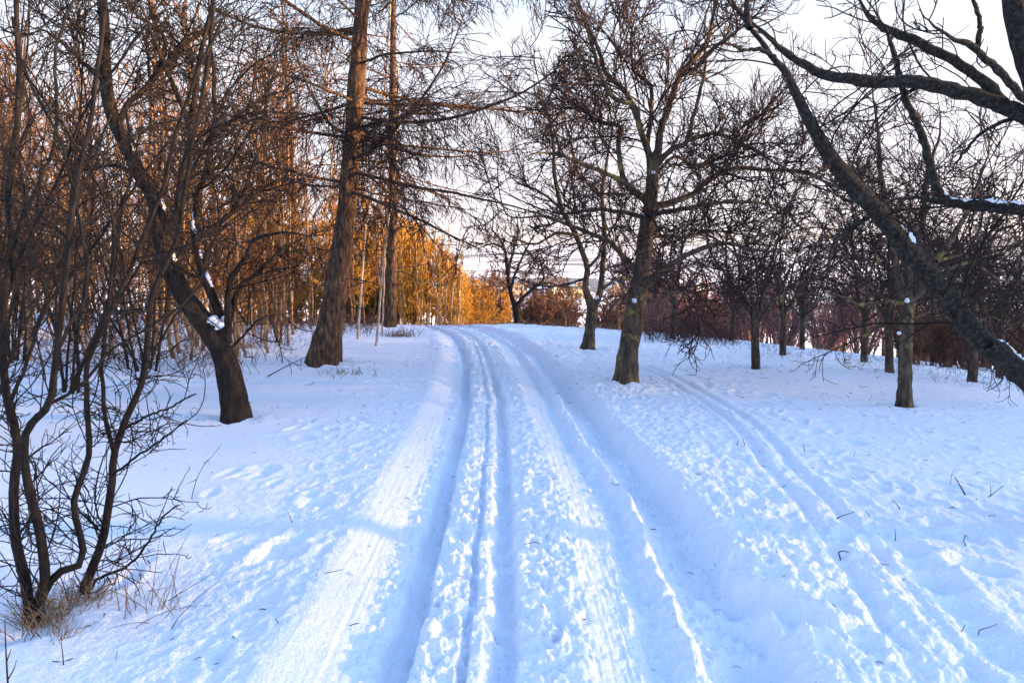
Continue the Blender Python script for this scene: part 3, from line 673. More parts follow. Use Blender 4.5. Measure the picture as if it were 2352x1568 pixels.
orch = [ # px, py, scale, rot, proto, label
    (1738, 846, 1.0, .3, 0, 'dark bare orchard tree standing alone on the open snow right of the ski trail'),
    (1795, 815, .95, 1.9, 1, 'slightly leaning bare orchard tree just right of and behind the lone one'),
    (1985, 832, .95, 4.0, 3, 'bare orchard tree with thin trunk to the left of the straight boled tree'),
    (2043, 856, .95, 5.0, 0, 'leaning thin bare orchard tree close behind the straight boled tree'),
    (2230, 876, 1.0, .9, 1, 'bare orchard tree on the brow under the slanting snow dusted limb'),
    (2300, 872, .9, 3.4, 2, 'thin bare orchard tree at the right edge, partly behind the slanting limb'),
    (1545, 778, 1.0, 2.2, 3, 'bare tree with sunlit stems right behind the stout orchard tree'),
    (1680, 784, .9, 1.2, 0, 'small leaning tree beside the red weeds'),
    (1845, 803, .9, 2.9, 2, 'thin bare tree between the lone tree and the brow, farther back'),
]
made = {}
def place_orchard(loc, sc, rot, k, label, group=None, lean=0):
    if k not in made:
        root = thing('orchard_tree', loc, label, 'tree'); mt, mc = protos[k]
        mt.build('trunk', M['bark_orchard'], root); mc.build('crown', M['twig_orchard'], root); made[k] = root
    else:
        root = copy_tree(made[k]); root.location = loc; root['label'] = label
    if group: root['group'] = group
    root.scale = (sc, sc, sc); root.rotation_euler = (lean, lean * .5, rot); return root
for (px, py, sc, rot, k, lab) in orch:
    _g = GP(px, py, 34); MOUNDS.append((_g[0], _g[1], .06, .3)); place_orchard(_g, sc, rot, k, lab, lean=.1 if 'leaning' in lab else 0)
rb_ = np.random.default_rng(9)
for k in range(28):   # orchard going down the slope
    for _ in range(40):
        Y = rb_.uniform(19, 60); X = rb_.uniform(.16, .66) * Y
        if X / Y > .36 or Y > 38: break
    place_orchard((X, Y, float(hmac(X, Y))), (rb_.uniform(.8, 1.2) if X / Y < .3 else rb_.uniform(.95, 1.5)), rb_.uniform(0, 6.3), int(rb_.integers(0, 4)), 'bare orchard tree in the tangled rows on the slope behind', 'orchard trees down the slope')

# saplings and wood on the left
def proc_sapling(rg, h, rb, rtip, dens, up=.5):
    K = 14; z = np.linspace(-.1, h, K); w = np.cumsum(rg.normal(size=(K, 2)) * .05 * h / 6, 0)
    p = np.stack([w[:, 0], w[:, 1], z], 1)[None]; r = (rb * (1 - np.linspace(0, .88, K)) + rtip)[None]
    a, ar = kids(rg, p, r, 5.5 * dens, .12, 1, .8, .22, .4, 1.5, .006, rtip * 1.3, 7, .07, (0, 0, up), .4)
    b, br = kids(rg, a, ar, 6 * dens, .1, 1, .75, .5, .15, .6, .007, rtip, 4, .1, (0, 0, up * .6), .5)
    mb = MB(); mb.tubes(p, r, 6, 0, lump=.08); mb.tubes(a, ar, 3, 1); mb.tubes(b, br, 3, 1); return mb
rgW = np.random.default_rng(41)
sap = [proc_sapling(rgW, rgW.uniform(5, 7.5), rgW.uniform(.022, .045), .0085, .85) for _ in range(6)]
sap_o = []
def place_mesh(store, k, mbs, name, mats, loc, sc, rot, label, cat, group=None):
    while len(store) <= k: store.append(None)
    if store[k] is None: o = mbs[k].build(name, mats); store[k] = o
    else: o = store[k].copy(); col.objects.link(o)
    o.location = loc; o.rotation_euler = (0, 0, rot); o.scale = (sc, sc, sc)
    return tag(o, label, cat, group)
for i in range(190):
    u = rgW.uniform(0, 1); Y = rgW.uniform(14.5, 40)
    X = rgW.uniform(-.75, -.16) * Y
    if Y < 22 and X > -.29 * Y + .3: X -= 2.2
    if X > -4.6 and Y < 30: X = -4.6 - rgW.uniform(0, 6)
    if math.hypot(X + 3.5, Y - 14.6) < .9 : X -= 2
    place_mesh(sap_o, int(rgW.integers(0, 6)), sap, 'sapling', [M['stem_wood'], M['twig_wood']], (X, Y, float(hmac(X, Y))), rgW.uniform(.6, 1.15), rgW.uniform(0, 6.3), 'slender bare sapling in the thicket along the left edge of the wood', 'sapling', 'saplings in the thicket')
# taller woodland trees behind
tall = [proc_sapling(np.random.default_rng(60 + k), 11, .11, .012, .75, .35) for k in range(3)]; tall_o = []
for i in range(34):
    Y = rgW.uniform(24, 46); X = rgW.uniform(-.78, -.24) * Y
    place_mesh(tall_o, int(rgW.integers(0, 3)), tall, 'woodland_tree', [M['bark_larch'], M['twig_wood']], (X, Y, float(hmac(X, Y))), rgW.uniform(.7, 1.1), rgW.uniform(0, 6.3), 'tall thin bare tree deep in the wood on the left', 'tree', 'bare trees in the wood')

# birches
def birch(pts, r0, r1, rtip, label, seed, dens=.8):
    rgb = np.random.default_rng(seed); Y = flat(*pts[0])[1] if pts[0][1] > 745 else 30
    l = limb(D(pts, Y, .3, r0, r1), 30, .01, rgb); base = l[0][0].copy(); base[2] = float(hmac(base[0], base[1])); l[0][0, 2] = base[2] - .1
    root = thing('birch', base, label, 'tree'); mb = MB(); mb.tubes(l[0][None], l[1][None], 8, lump=.08); mb.build('trunk', M['bark_birch'], root, origin=base)
    a, ar = kids(rgb, l[0][None], l[1][None], 4 * dens, .2, 1, .75, .22, .4, 1.5, .006, rtip * 1.2, 7, .07, (0, 0, .3), .4)
    b, br = kids(rgb, a, ar, 5 * dens, .1, 1, .8, .5, .15, .6, .006, rtip, 5, .1, (0, 0, -.2), .5)
    mb = MB(); mb.tubes(a, ar, 3); mb.tubes(b, br, 3); mb.build('crown', M['twig_wood'], root, origin=base)
birch([(821, 792), (827, 700), (834, 600), (844, 490), (857, 415), (884, 200), (894, 60), (900, -100)], 3.3, 1.7, .007, 'slender pale birch immediately right of the thick larch', 1)
birch([(862, 803), (868, 760), (876, 650), (889, 525), (901, 460), (912, 330), (915, 150)], 3.2, 1.6, .007, 'slender pale birch leaning right in front of the slimmer larch', 2)
birch([(878, 775), (880, 690), (884, 600), (890, 480), (888, 330)], 2.2, 1.3, .007, 'very thin young birch between the leaning birch and the slimmer larch', 3)
for k, (px, y1, dx) in enumerate([(968, 560, 6), (985, 545, 14), (1005, 600, 24), (1022, 560, 8), (1035, 600, 12), (1052, 590, 10), (958, 600, -4), (1014, 590, 3)]):
    birch([(px, 741), (px + dx * .3, 690), (px + dx * .6, 640), (px + dx, y1), (px + dx * 1.2, y1 - 50)], 2.0, .9, .010, 'thin pale birch in the sunlit clump on the far side of the bend', 20 + k, .7)
    bpy.context.scene.collection.objects[-1] if False else None
for o in col.objects:
    if o.get('label', '').startswith('thin pale birch'): o['group'] = 'birches at the bend'

# copper leaved young beeches, golden in the low sun
def leaves(rg, mb, Pp, n, size, mi, droop=0):
    N, K, _ = Pp.shape; i = rg.integers(0, N, n); k = rg.integers(0, K, n); c = Pp[i, k] + rg.normal(size=(n, 3)) * size * .7
    a = rg.normal(size=(n, 3)); a[:, 2] -= droop; a /= np.linalg.norm(a, axis=1, keepdims=True); b = np.cross(a, rg.normal(size=(n, 3))); b /= np.linalg.norm(b, axis=1, keepdims=True)
    s = size * rg.uniform(.6, 1.2, n)[:, None]
    v = np.stack([c - a * s, c + b * s * .5, c + a * s, c - b * s * .5], 1).reshape(-1, 3)
    mb.add(v, np.arange(4 * n).reshape(-1, 4), mi)
def proc_beech(rg, h, nl, size, dens=1.0):
    K = 12; z = np.linspace(-.1, h, K); p = np.stack([np.cumsum(rg.normal(size=K) * .03), np.cumsum(rg.normal(size=K) * .03), z], 1)[None]; r = (.04 * (1 - np.linspace(0, .85, K)))[None]
    a, ar = kids(rg, p, r, 10 * dens, .03, 1, .95, .3, .5, 1.3, .007, .009, 7, .08, (0, 0, .35), .4)
    b, br = kids(rg, a, ar, 5, .1, 1, .8, .5, .2, .6, .008, .007, 5, .1, (0, 0, .2), .5)
    mb = MB(); mb.tubes(p, r, 6, 0); mb.tubes(a, ar, 3, 0); mb.tubes(b, br, 3, 0); leaves(rg, mb, b, nl, size, 1, .6); return mb
bee = [proc_beech(np.random.default_rng(80 + k), 4.0, 4200, .045) for k in range(3)]; bee_o = []
rgB = np.random.default_rng(90)
for i in range(46):
    px = rgB.uniform(835, 1075) if i < 34 else rgB.uniform(1060, 1190); Y = rgB.uniform(30.5, 36); X = (px - 1176) / F * Y; tp = np.interp(px, [835, 900, 960, 1000, 1040, 1075, 1190], [560, 520, 530, 560, 590, 640, 665]) + rgB.uniform(-5, 40)
    z = float(hmac(X, Y)); hh = 1.6 + (640 - tp) / F * Y - z
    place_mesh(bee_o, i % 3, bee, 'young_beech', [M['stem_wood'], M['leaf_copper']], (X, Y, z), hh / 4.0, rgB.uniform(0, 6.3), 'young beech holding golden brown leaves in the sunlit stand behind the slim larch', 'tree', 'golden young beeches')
for i in range(26):
    Y = rgB.uniform(26.5, 36); X = rgB.uniform(-.42, -.17) * Y
    place_mesh(bee_o, i % 3, bee, 'young_beech', [M['stem_wood'], M['leaf_copper']], (X, Y, float(hmac(X, Y))), rgB.uniform(.7, 1.2), rgB.uniform(0, 6.3), 'young beech with withered leaves among the saplings of the left hand wood', 'tree', 'withered beeches in the thicket')
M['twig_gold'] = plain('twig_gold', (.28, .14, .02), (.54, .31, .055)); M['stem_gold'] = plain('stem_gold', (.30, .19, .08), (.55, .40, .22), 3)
gs = [proc_sapling(np.random.default_rng(210 + k), 4.0, .018, .009, 1.25, .7) for k in range(4)]; gs_o = []
for i in range(90):
    px = rgB.uniform(600, 1080) if i > 25 else rgB.uniform(880, 1080); Y = rgB.uniform(29, 33.5); X = (px - 1176) / F * Y
    tp = np.interp(px, [600, 835, 900, 960, 1000, 1040, 1075], [520, 545, 510, 530, 555, 590, 640]) + rgB.uniform(-25, 40); z = float(hmac(X, Y)); hh = 1.6 + (640 - tp) / F * Y - z
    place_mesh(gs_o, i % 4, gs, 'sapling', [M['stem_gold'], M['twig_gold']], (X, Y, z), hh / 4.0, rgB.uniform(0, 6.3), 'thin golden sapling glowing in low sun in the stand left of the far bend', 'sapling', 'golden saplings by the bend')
# olive spruces
def proc_spruce(rg, h, w, size, n, full=1.0, thick=1.0):
    K = 10; z = np.linspace(-.1, h, K); p = np.stack([0 * z, 0 * z, z], 1)[None]; r = (.02 * thick * h * (1 - np.linspace(0, .9, K)))[None]
    nb = int(h * 22); t = rg.uniform(.06, .98, nb); ang = rg.uniform(0, 2 * np.pi, nb); Lb = w * (1.03 - t) ** full * rg.uniform(.7, 1.1, nb); Kb = 6
    A = np.zeros((nb, Kb, 3))
    for k in range(Kb):
        f = k / (Kb - 1); A[:, k] = np.stack([np.cos(ang) * Lb * f, np.sin(ang) * Lb * f, t * h - .25 * Lb * f + .12 * Lb * f * f], 1)
    mb = MB(); mb.tubes(p, r, 7, 0); mb.tubes(A, .012 * thick * thick * h / 4 * np.ones((nb, Kb)) * (1 - np.linspace(0, .7, Kb)), 3, 0)
    leaves(rg, mb, A, n, size, 1, .5); return mb
spr = [proc_spruce(np.random.default_rng(70 + k), 4.2, 1.15, .085, 6500) for k in range(2)]; spr_o = []
for i, (px, Y, hh) in enumerate([(846, 29.5, 3.3), (866, 30.3, 2.5), (-9999, 0, 0)][:2]):
    X = (px - 1176) / F * Y
    place_mesh(spr_o, i % 2, spr, 'young_spruce', [M['bark_larch'], M['needle_olive']], (X, Y, float(hmac(X, Y))), hh / 4.2, i * 1.3,
               ['dense olive young spruce between the thick larch and the leaning birch', 'small olive young spruce just left of the slimmer larch', 'tallest olive gold young spruce just right of the slimmer larch', 'small olive gold young spruce at the left end of the far birch clump'][i], 'tree')
# shrub hedge beyond the crest: brown
def proc_bush(rg, h, n, rtip, nl, size):
    s_, a_, b_ = proc_shrub(rg, h, n, .35, rtip, .02, 1.0, (0, 0), .08); mb = MB(); mb.tubes(*s_, 4, 0); mb.tubes(*a_, 3, 0); mb.tubes(*b_, 3, 0)
    if nl: leaves(rg, mb, b_[0], nl, size, 1)
    return mb
bus = [proc_bush(np.random.default_rng(120 + k), 2.6, 9, .011, 900, .05) for k in range(3)]; bus_o = []
for i in range(80):
    px = rgB.uniform(1040, 1720); Y = rgB.uniform(36, 54) if px < 1500 else rgB.uniform(30, 44); X = (px - 1176) / F * Y
    place_mesh(bus_o, i % 3, bus, 'bush', [M['twig_rust'], M['leaf_rust']], (X, Y, float(hmac(X, Y))), rgB.uniform(.75, 1.15), rgB.uniform(0, 6.3), 'brown leafless bush in the hedge beyond the snowy crest', 'bush', 'brown bushes beyond the crest')
for i in range(34):
    px = rgB.uniform(2070, 2480); Y = rgB.uniform(18, 30); X = (px - 1176) / F * Y
    place_mesh(bus_o, i % 3, bus, 'bush', [M['twig_rust'], M['leaf_rust']], (X, Y, float(hmac(X, Y))), rgB.uniform(.5, .8), rgB.uniform(0, 6.3), 'reddish brown bush below the brow behind the straight boled tree', 'bush', 'bushes below the brow')
M['twig_plum'] = plain('twig_plum', (.13, .065, .06), (.27, .14, .12))
pl = [proc_bush(np.random.default_rng(150 + k), 2.8, 11, .010, 0, .05) for k in range(3)]; pl_o = []
for i in range(58):
    px = rgB.uniform(1480, 2420); Y = rgB.uniform(24, 44); X = (px - 1176) / F * Y
    place_mesh(pl_o, i % 3, pl, 'bush', [M['twig_plum'], M['leaf_rust']], (X, Y, float(hmac(X, Y))), rgB.uniform(.7, 1.25), rgB.uniform(0, 6.3), 'plum brown bare bush in the scrub on the slope under the orchard', 'bush', 'plum brown scrub on the slope')
# small sunlit trees at the crest
for i, (px, py, hh, lab) in enumerate([(1122, 742, 3.2, 'small sunlit bare tree left of the crooked forked tree on the crest'), (1300, 742, 2.4, 'little pale tree alone in front of the brown hedge'), (1420, 745, 2.6, 'small bare tree glimpsed just left of the stout orchard trunk'), (1095, 741, 2.2, 'knee high bare young tree beside the far bend of the track')]):
    p = GP(px, py, 34); mt, mc = proc_orchard(np.random.default_rng(700 + i), hh * 1.15, .045, .010, .5); root = thing('fruit_tree', p, lab, 'tree')
    mt.build('trunk', M['stem_wood'], root); mc.build('crown', M['twig_wood'], root)

# unseen spruces added off to the right, shaped to filter sun over the foreground
shade = [proc_spruce(np.random.default_rng(75), 11.0, 1.9, .085, 3000, .18, .42)]; shade_o = []
SUN_EL, SUN_AZ = 12.0, 1.0     # elevation; degrees behind due right
sdir = np.array([math.cos(R_(SUN_AZ)), -math.sin(R_(SUN_AZ))])
rgQ = np.random.default_rng(5)
for i in range(78):
    row = i % 3; q = i // 3
    Y = -46 + q * 2.85 + row * .95 + rgQ.uniform(-.8, .8); X = 88 + row * 5 + rgQ.uniform(-1, 1)
    z = float(hmac(X, Y)); place_mesh(shade_o, 0, shade, 'spruce', [M['bark_larch'], M['needle_dark']], (X, Y, z), rgQ.uniform(2.45, 2.6), rgQ.uniform(0, 6.3), 'unseen dark spruce added far off to the right to shade the snowfield', 'tree', 'spruces added for shade')

# ================================================================== SMALL THINGS
def blades(rg, n, h, spread, r, K=6, lean=.35, droop=.5):
    Pp = np.zeros((n, K, 3)); Pp[:, 0, :2] = rg.normal(size=(n, 2)) * spread; Pp[:, 0, 2] = -.03
    d = np.concatenate([rg.normal(size=(n, 2)) * lean, np.ones((n, 1))], 1); d /= np.linalg.norm(d, axis=1, keepdims=True); Ls = h * rg.uniform(.4, 1.1, n)
    dr = rg.normal(size=(n, 3)) * droop; dr[:, 2] = -np.abs(dr[:, 2])
    for k in range(1, K):
        d = d + dr / K; d /= np.linalg.norm(d, axis=1, keepdims=True); Pp[:, k] = Pp[:, k - 1] + d * (Ls / (K - 1))[:, None]
    return Pp, r * np.ones((n, K)) * (1 - np.linspace(0, .6, K))
rgG = np.random.default_rng(13)
for i, (px, py, n, h, sp, lean, lab) in enumerate([(105, 1415, 150, .24, .075, .5, 'matted tuft of dry tan grass around the foot of the near shrub'), (190, 1385, 90, .2, .06, .5, 'smaller dry grass tuft under the right hand stems of the near shrub'), (145, 1470, 30, .16, .03, .4, 'little dry grass clump in the snow below the near shrub'),
                                             (350, 1400, 26, .42, .07, .4, 'sparse tall dry grass stalks on the snow right of the near shrub'), (915, 772, 120, .32, .22, .5, 'brown grass clump at the foot of the slimmer larch'), (790, 860, 60, .22, .2, .7, 'dry grass clump beside the foot of the thick larch'), (560, 800, 60, .3, .12, .6, 'dry grass clump at the wood edge right of the leaning tree')]):
    p = GP(px, py); b_ = blades(rgG, n, h, sp, .0016 + .0003 * p[1], lean=lean); mb = MB(); mb.tubes(*b_, 3); o = mb.build('grass_tuft', M['dry_grass'], loc=p); tag(o, lab, 'grass')
def stick(pts, r, name, label, cat='twig', m='stick', forks=()):
    a, b = pts[0]; g = GP(a, b); Y = g[1]
    w = [g - np.array([0, 0, .03])] + [P(x, y, Y + .02 * k) for k, (x, y) in enumerate(pts)]
    mb = MB(); c = crom([np.r_[q, r] for q in w], 10); mb.tubes(c[None, :, :3], (c[:, 3] * (1 - np.linspace(0, .6, 10)))[None], 5)
    for f in forks:
        w = [P(x, y, Y) for x, y in f]; c = crom([np.r_[q, r * .7] for q in w], 8); mb.tubes(c[None, :, :3], (c[:, 3] * (1 - np.linspace(0, .6, 8)))[None], 4)
    tag(mb.build(name, M[m], origin=g, loc=g), label, cat)
SN = 'bare twig poking out of the snow'
sticks = [
    ([(2217, 1137), (2205, 1115), (2193, 1095)], .007, 'thick short twig slanting out of the snow beside a pale curled stalk'),
    ([(2266, 1146), (2285, 1130), (2306, 1114)], .004, 'forked twig on the snow close to the right edge'),
    ([(2066, 1168), (2058, 1156), (2048, 1147)], .004, 'short slanting twig above the bent twig right of the ski trail'),
    ([(1913, 1197), (1930, 1186), (1963, 1175)], .0045, 'long low bent twig lying over the ski trail'),
    ([(1996, 1182), (1991, 1176), (1986, 1171)], .0035, 'tiny twig just right of the long low bent one'),
    ([(2003, 1235), (2012, 1229), (2022, 1224)], .0035, 'flat small twig in a hollow right of the ski trail'),
    ([(2056, 1238), (2057, 1226), (2055, 1213)], .0035, 'small upright twig right of the flat one in a hollow'),
    ([(1930, 1280), (1926, 1268), (1940, 1265), (1962, 1273)], .0045, 'hooked twig arching over the lower ski trail'),
    ([(1693, 1022), (1694, 1017), (1696, 1012)], .005, 'left one of two stubby twigs beside the upper ski trail'),
    ([(1711, 1021), (1708, 1014), (1705, 1007)], .005, 'right one of two stubby twigs beside the upper ski trail'),
    ([(1848, 1034), (1847, 1028), (1845, 1021)], .004, 'stubby upright twig alone right of the upper ski trail'),
    ([(1962, 1046), (1963, 1040), (1966, 1035)], .004, 'tiny twig far out on the open snow below the straight boled tree'),
    ([(2207, 1452), (2212, 1443), (2217, 1433)], .003, 'short upright twig in the lower right corner'),
    ([(2249, 1447), (2270, 1440), (2294, 1431)], .0025, 'long flat twig in the lower right corner'),
    ([(2264, 1192), (2282, 1182), (2302, 1197)], .0025, 'thin arched grass like twig near the right edge'),
    ([(1717, 1127), (1717, 1122), (1718, 1117)], .003, 'tiny dark twig between the rutted track and the ski trail'),
    ([(2183, 1112), (2187, 1085), (2196, 1076), (2207, 1079)], .0022, 'pale curled stalk standing beside the thick short twig'),
    ([(675, 1208), (667, 1190), (661, 1172)], .0035, 'single thin twig leaning on the smooth snow left of the track'),
    ([(440, 1145), (452, 1100), (472, 1062), (490, 1045), (508, 1021)], .0035, 'tall dead weed stalk with side shoots left of the track'),
    ([(392, 1447), (415, 1412), (441, 1386)], .003, 'straight twig slanting right of the near shrub'),
    ([(385, 1380), (430, 1352), (489, 1316)], .0028, 'long thin twig slanting over the snow right of the near shrub'),
    ([(344, 1482), (352, 1470), (356, 1457)], .002, 'tiny grass stem in the snow below the near shrub'),
    ([(146, 1528), (144, 1500), (141, 1474)], .0035, 'short dark twig stuck in the snow under the near shrub'),
    ([(20, 1600), (14, 1500), (11, 1423)], .0045, 'dark upright twig in the lower left corner'),
    ([(612, 866), (650, 845), (702, 819)], .012, 'grey stick lying on the snow between the leaning tree and the thick larch'),
    ([(560, 822), (575, 819), (582, 820)], .018, 'dark log end lying beside the leaning tree'),
    ([(300, 872), (370, 862), (430, 866)], .016, 'fallen branch lying on the snow at the wood edge left of the leaning tree'),
    ([(702, 884), (714, 883), (722, 876)], .008, 'small dark twig lying left of the thick larch foot'),
    ([(770, 850), (785, 853), (800, 858)], .012, 'short dead branch at the foot of the thick larch'),
    ([(1970, 786), (1975, 790), (1990, 792)], .008, 'small low twig under the bare tree left of the straight boled one'),
]
for pts, r, lab in sticks:
    fk = []
    if 'forked' in lab: fk = [[(2275, 1138), (2276, 1126), (2274, 1113)]]
    if 'weed' in lab: fk = [[(468, 1064), (478, 1058), (483, 1068)], [(452, 1100), (440, 1106), (430, 1111)]]
    if 'lower left' in lab: fk = [[(15, 1520), (22, 1500), (26, 1490)], [(18, 1560), (32, 1535), (38, 1515)]]
    stick(pts, r, 'twig', lab, 'twig', forks=fk)
# hanging low branch under slanting limb
stick([(2224, 878), (2219, 884), (2205, 898), (2160, 916), (2122, 911)], .010, 'fallen_branch', 'curved bare branch lying on the snow right of the straight boled tree', 'branch', forks=[[(2160, 916), (2150, 908), (2140, 900)]])

# uncountable: weeds, brash and seedlings along the wood edge, red weeds on the brow
def weeds(name, label, m, n, gen, h, r, seed):
    rgk = np.random.default_rng(seed); mb = MB(); XY = np.array([gen(rgk) for _ in range(n)])
    z = hmac(XY[:, 0], XY[:, 1]); b_, br = blades(rgk, n, h, 0, r, 5, .35, .6); b_ = b_ + np.stack([XY[:, 0], XY[:, 1], z], 1)[:, None, :]
    a, ar = kids(rgk, b_, br, 9, .2, 1, .8, .5, .08, .25, .01, r * .7, 4, .1, (0, 0, .2))
    mb.tubes(b_, br, 3); mb.tubes(a, ar, 3); o = mb.build(name, m); tag(o, label, 'undergrowth', kind='stuff')
def g_left(r):
    Y = r.uniform(12.5, 30); X = -.12 * Y - 1.2 - abs(r.normal()) * 4 - (2.6 if Y < 20 else 0) * r.uniform(.4, 1); return X, Y
weeds('undergrowth', 'tangle of dead weeds and seedlings poking through the snow along the left wood edge', M['twig_rust'], 1500, g_left, .6, .005, 1)
def g_red(r):
    px = r.uniform(1480, 1690); Y = r.uniform(20, 25); return (px - 1176) / F * Y, Y
weeds('red_weeds', 'reddish dry weed stems on the brow right of the stout orchard tree', M['twig_rust'], 320, g_red, .55, .007, 2)
def g_brow(r):
    px = r.uniform(1500, 2420); Y = np.interp(px, [1500, 1800, 2100, 2420], [22, 17.5, 14.5, 12]) + r.uniform(-1.5, 5); return (px - 1176) / F * Y, Y
weeds('dry_weeds', 'scattered dry weed stems poking from the snow along the brow on the right', M['dry_grass'], 420, g_brow, .3, .0035, 3)
def g_crest(r):
    px = r.uniform(860, 1420); Y = r.uniform(26.5, 31); return (px - 1176) / F * Y, Y
weeds('crest_weeds', 'low dry weeds along the far crest beneath the golden stand', M['dry_grass'], 380, g_crest, .3, .006, 4)

def litter():
    rgk = np.random.default_rng(61); n = 900; X = np.zeros(n); Y = np.zeros(n)
    spots = [(m[0], m[1]) for m in MOUNDS if m[1] < 20]
    for i in range(n):
        if i < 600: q = spots[int(rgk.integers(len(spots)))]; a = rgk.uniform(0, 6.3); d = abs(rgk.normal()) * .8 + .2; X[i] = q[0] + d * math.cos(a); Y[i] = q[1] + d * math.sin(a)
        else: Y[i] = rgk.uniform(3, 18); X[i] = rgk.uniform(-.6, .6) * Y[i]
    Z = hmac(X, Y) + detail(X, Y) + .004; a = rgk.uniform(0, 6.3, n); L = rgk.uniform(.006, .05, n) * np.where(rgk.random(n) < .12, 2.5, 1)
    d = np.stack([np.cos(a) * L, np.sin(a) * L, rgk.uniform(-.1, .35, n) * L], 1); p = np.stack([X, Y, Z], 1)
    Pp = np.stack([p, p + d * .5 + rgk.normal(size=(n, 3)) * .1 * L[:, None], p + d], 1); mb = MB(); mb.tubes(Pp, (rgk.uniform(.0012, .003, n) * (.7 + Y * .04))[:, None] * np.ones((n, 3)), 4)
    tag(mb.build('bark_litter', M['stick']), 'tiny bits of bark and twig scattered on the snow around the trunks', 'litter', kind='stuff')
litter()
# houses far across the valley
M['plaster'] = plain('plaster', (.50, .36, .19), (.60, .43, .23), 1); M['plaster_white'] = plain('plaster_white', (.62, .56, .48), (.7, .64, .55), 1)
M['pane'] = plain('pane', (.03, .03, .04), (.06, .06, .07), 3, .2); M['brick'] = plain('brick', (.25, .1, .06), (.34, .15, .09), 8)
def house(px, Y, w, d, h, rz, wall, label):
    X = (px - 1176) / F * Y; z = float(hmac(X, Y)) - .3; root = thing('house', (X, Y, z), label, 'house'); root.rotation_euler = (0, 0, rz)
    rh = w * .42; mb = MB(); mb.box((0, 0, h / 2), (w, d, h))
    for s in (-1, 1):
        y = s * (d / 2 - .01); mb.add([(-w / 2, y, h), (w / 2, y, h), (0, y, h + rh), (0, y, h + rh)], [[0, 1, 2, 3]])
    mb.build('wall', M[wall], root, smooth=False)
    for s in (-1, 1):
        m2 = MB(); a = np.array([[0, 0, h + rh + .15], [s * (w / 2 + .5), 0, h - .3 * rh / w - .1]]); t = .35
        v = []
        for y in (-d / 2 - .5, d / 2 + .5):
            for q in a: v += [(q[0], y, q[2]), (q[0], y, q[2] + t)]
        m2.add(v, [[0, 2, 3, 1], [4, 5, 7, 6], [1, 3, 7, 5], [0, 4, 6, 2], [0, 1, 5, 4], [2, 6, 7, 3]])
        m2.build('snowy_roof', M['snow'], root, smooth=False)
    m3 = MB(); m3.box((w * .18, 0, h + rh * .95), (.8, .8, 1.8)); m3.build('chimney', M['brick'], root, smooth=False)
    for face in (0, 1):
        for k in range(3):
            for lv in range(2 if h > 4.5 else 1):
                m4 = MB(); off = (k - 1) * (w if face == 0 else d) * .28; zz = 1.5 + lv * 2.7
                if face == 0: m4.box((off, -d / 2 - .02, zz), (1.0, .1, 1.3))
                else: m4.box((w / 2 + .02, off, zz), (.1, 1.0, 1.3))
                m4.build('window', M['pane'], root, smooth=False)
for i, a in enumerate([(1193, 300, 6, 8, 5.4, .15, 'plaster', 'tall ochre house with snowy roof glimpsed behind the crooked forked tree'), (1250, 235, 8, 8, 2.6, .9, 'plaster_white', 'low pale house with a broad white roof right of the crooked forked tree'),
                       (1328, 320, 6, 8, 4.6, .15, 'plaster', 'ochre house glimpsed left of the twin stemmed tree'), (1098, 330, 6, 8, 4.2, .2, 'plaster', 'ochre house at the left end of the far village, above the bend'), (1418, 340, 6, 8, 4.4, .2, 'plaster', 'ochre house between the twin stemmed tree and stout orchard tree'), (1600, 330, 7, 8, 4.2, .2, 'plaster_white', 'pale house beyond the orchard, right of the stout trunk')]):
    house(*a)

# ================================================================== GROUND
def build_ground():
    th = np.concatenate([np.linspace(-180, -52, 60, endpoint=False), np.linspace(-52, -37, 50, endpoint=False), np.linspace(-37, 37, 940, endpoint=False), np.linspace(37, 52, 50, endpoint=False), np.linspace(52, 180, 61)])[:-1]
    rr = np.concatenate([np.geomspace(.25, 2.6, 24, endpoint=False), np.geomspace(2.6, 14, 560, endpoint=False), np.geomspace(14, 46, 240, endpoint=False), np.geomspace(46, 5200, 110)])
    T, Rr = np.meshgrid(np.radians(th), rr, indexing='ij'); X = np.sin(T) * Rr; Y = np.cos(T) * Rr
    Z = hmac(X, Y) + detail(X.ravel(), Y.ravel()).reshape(X.shape)
    n, m = X.shape; v = np.stack([X, Y, Z], -1).reshape(-1, 3)
    i = np.arange(n)[:, None]; j = np.arange(m - 1)[None, :]; i2 = (i + 1) % n
    q = np.stack([i * m + j, i * m + j + 1, i2 * m + j + 1, i2 * m + j], -1).reshape(-1, 4)
    mb = MB(); mb.add(v, q)
    c = len(v); z0 = float(Z[:, 0].mean()); vv = np.array([[0, 0, z0]]); 
    mb.add(vv, np.zeros((0, 4), int))
    k = np.arange(0, n, 2); f = np.stack([np.full(len(k), c), k * m, ((k + 1) % n) * m, ((k + 2) % n) * m], -1)
    mb.f.append(f); mb.m.append(np.zeros(len(f), int))
    o = mb.build('snow_ground', M['snow_ground']); tag(o, kind='structure')
build_ground()
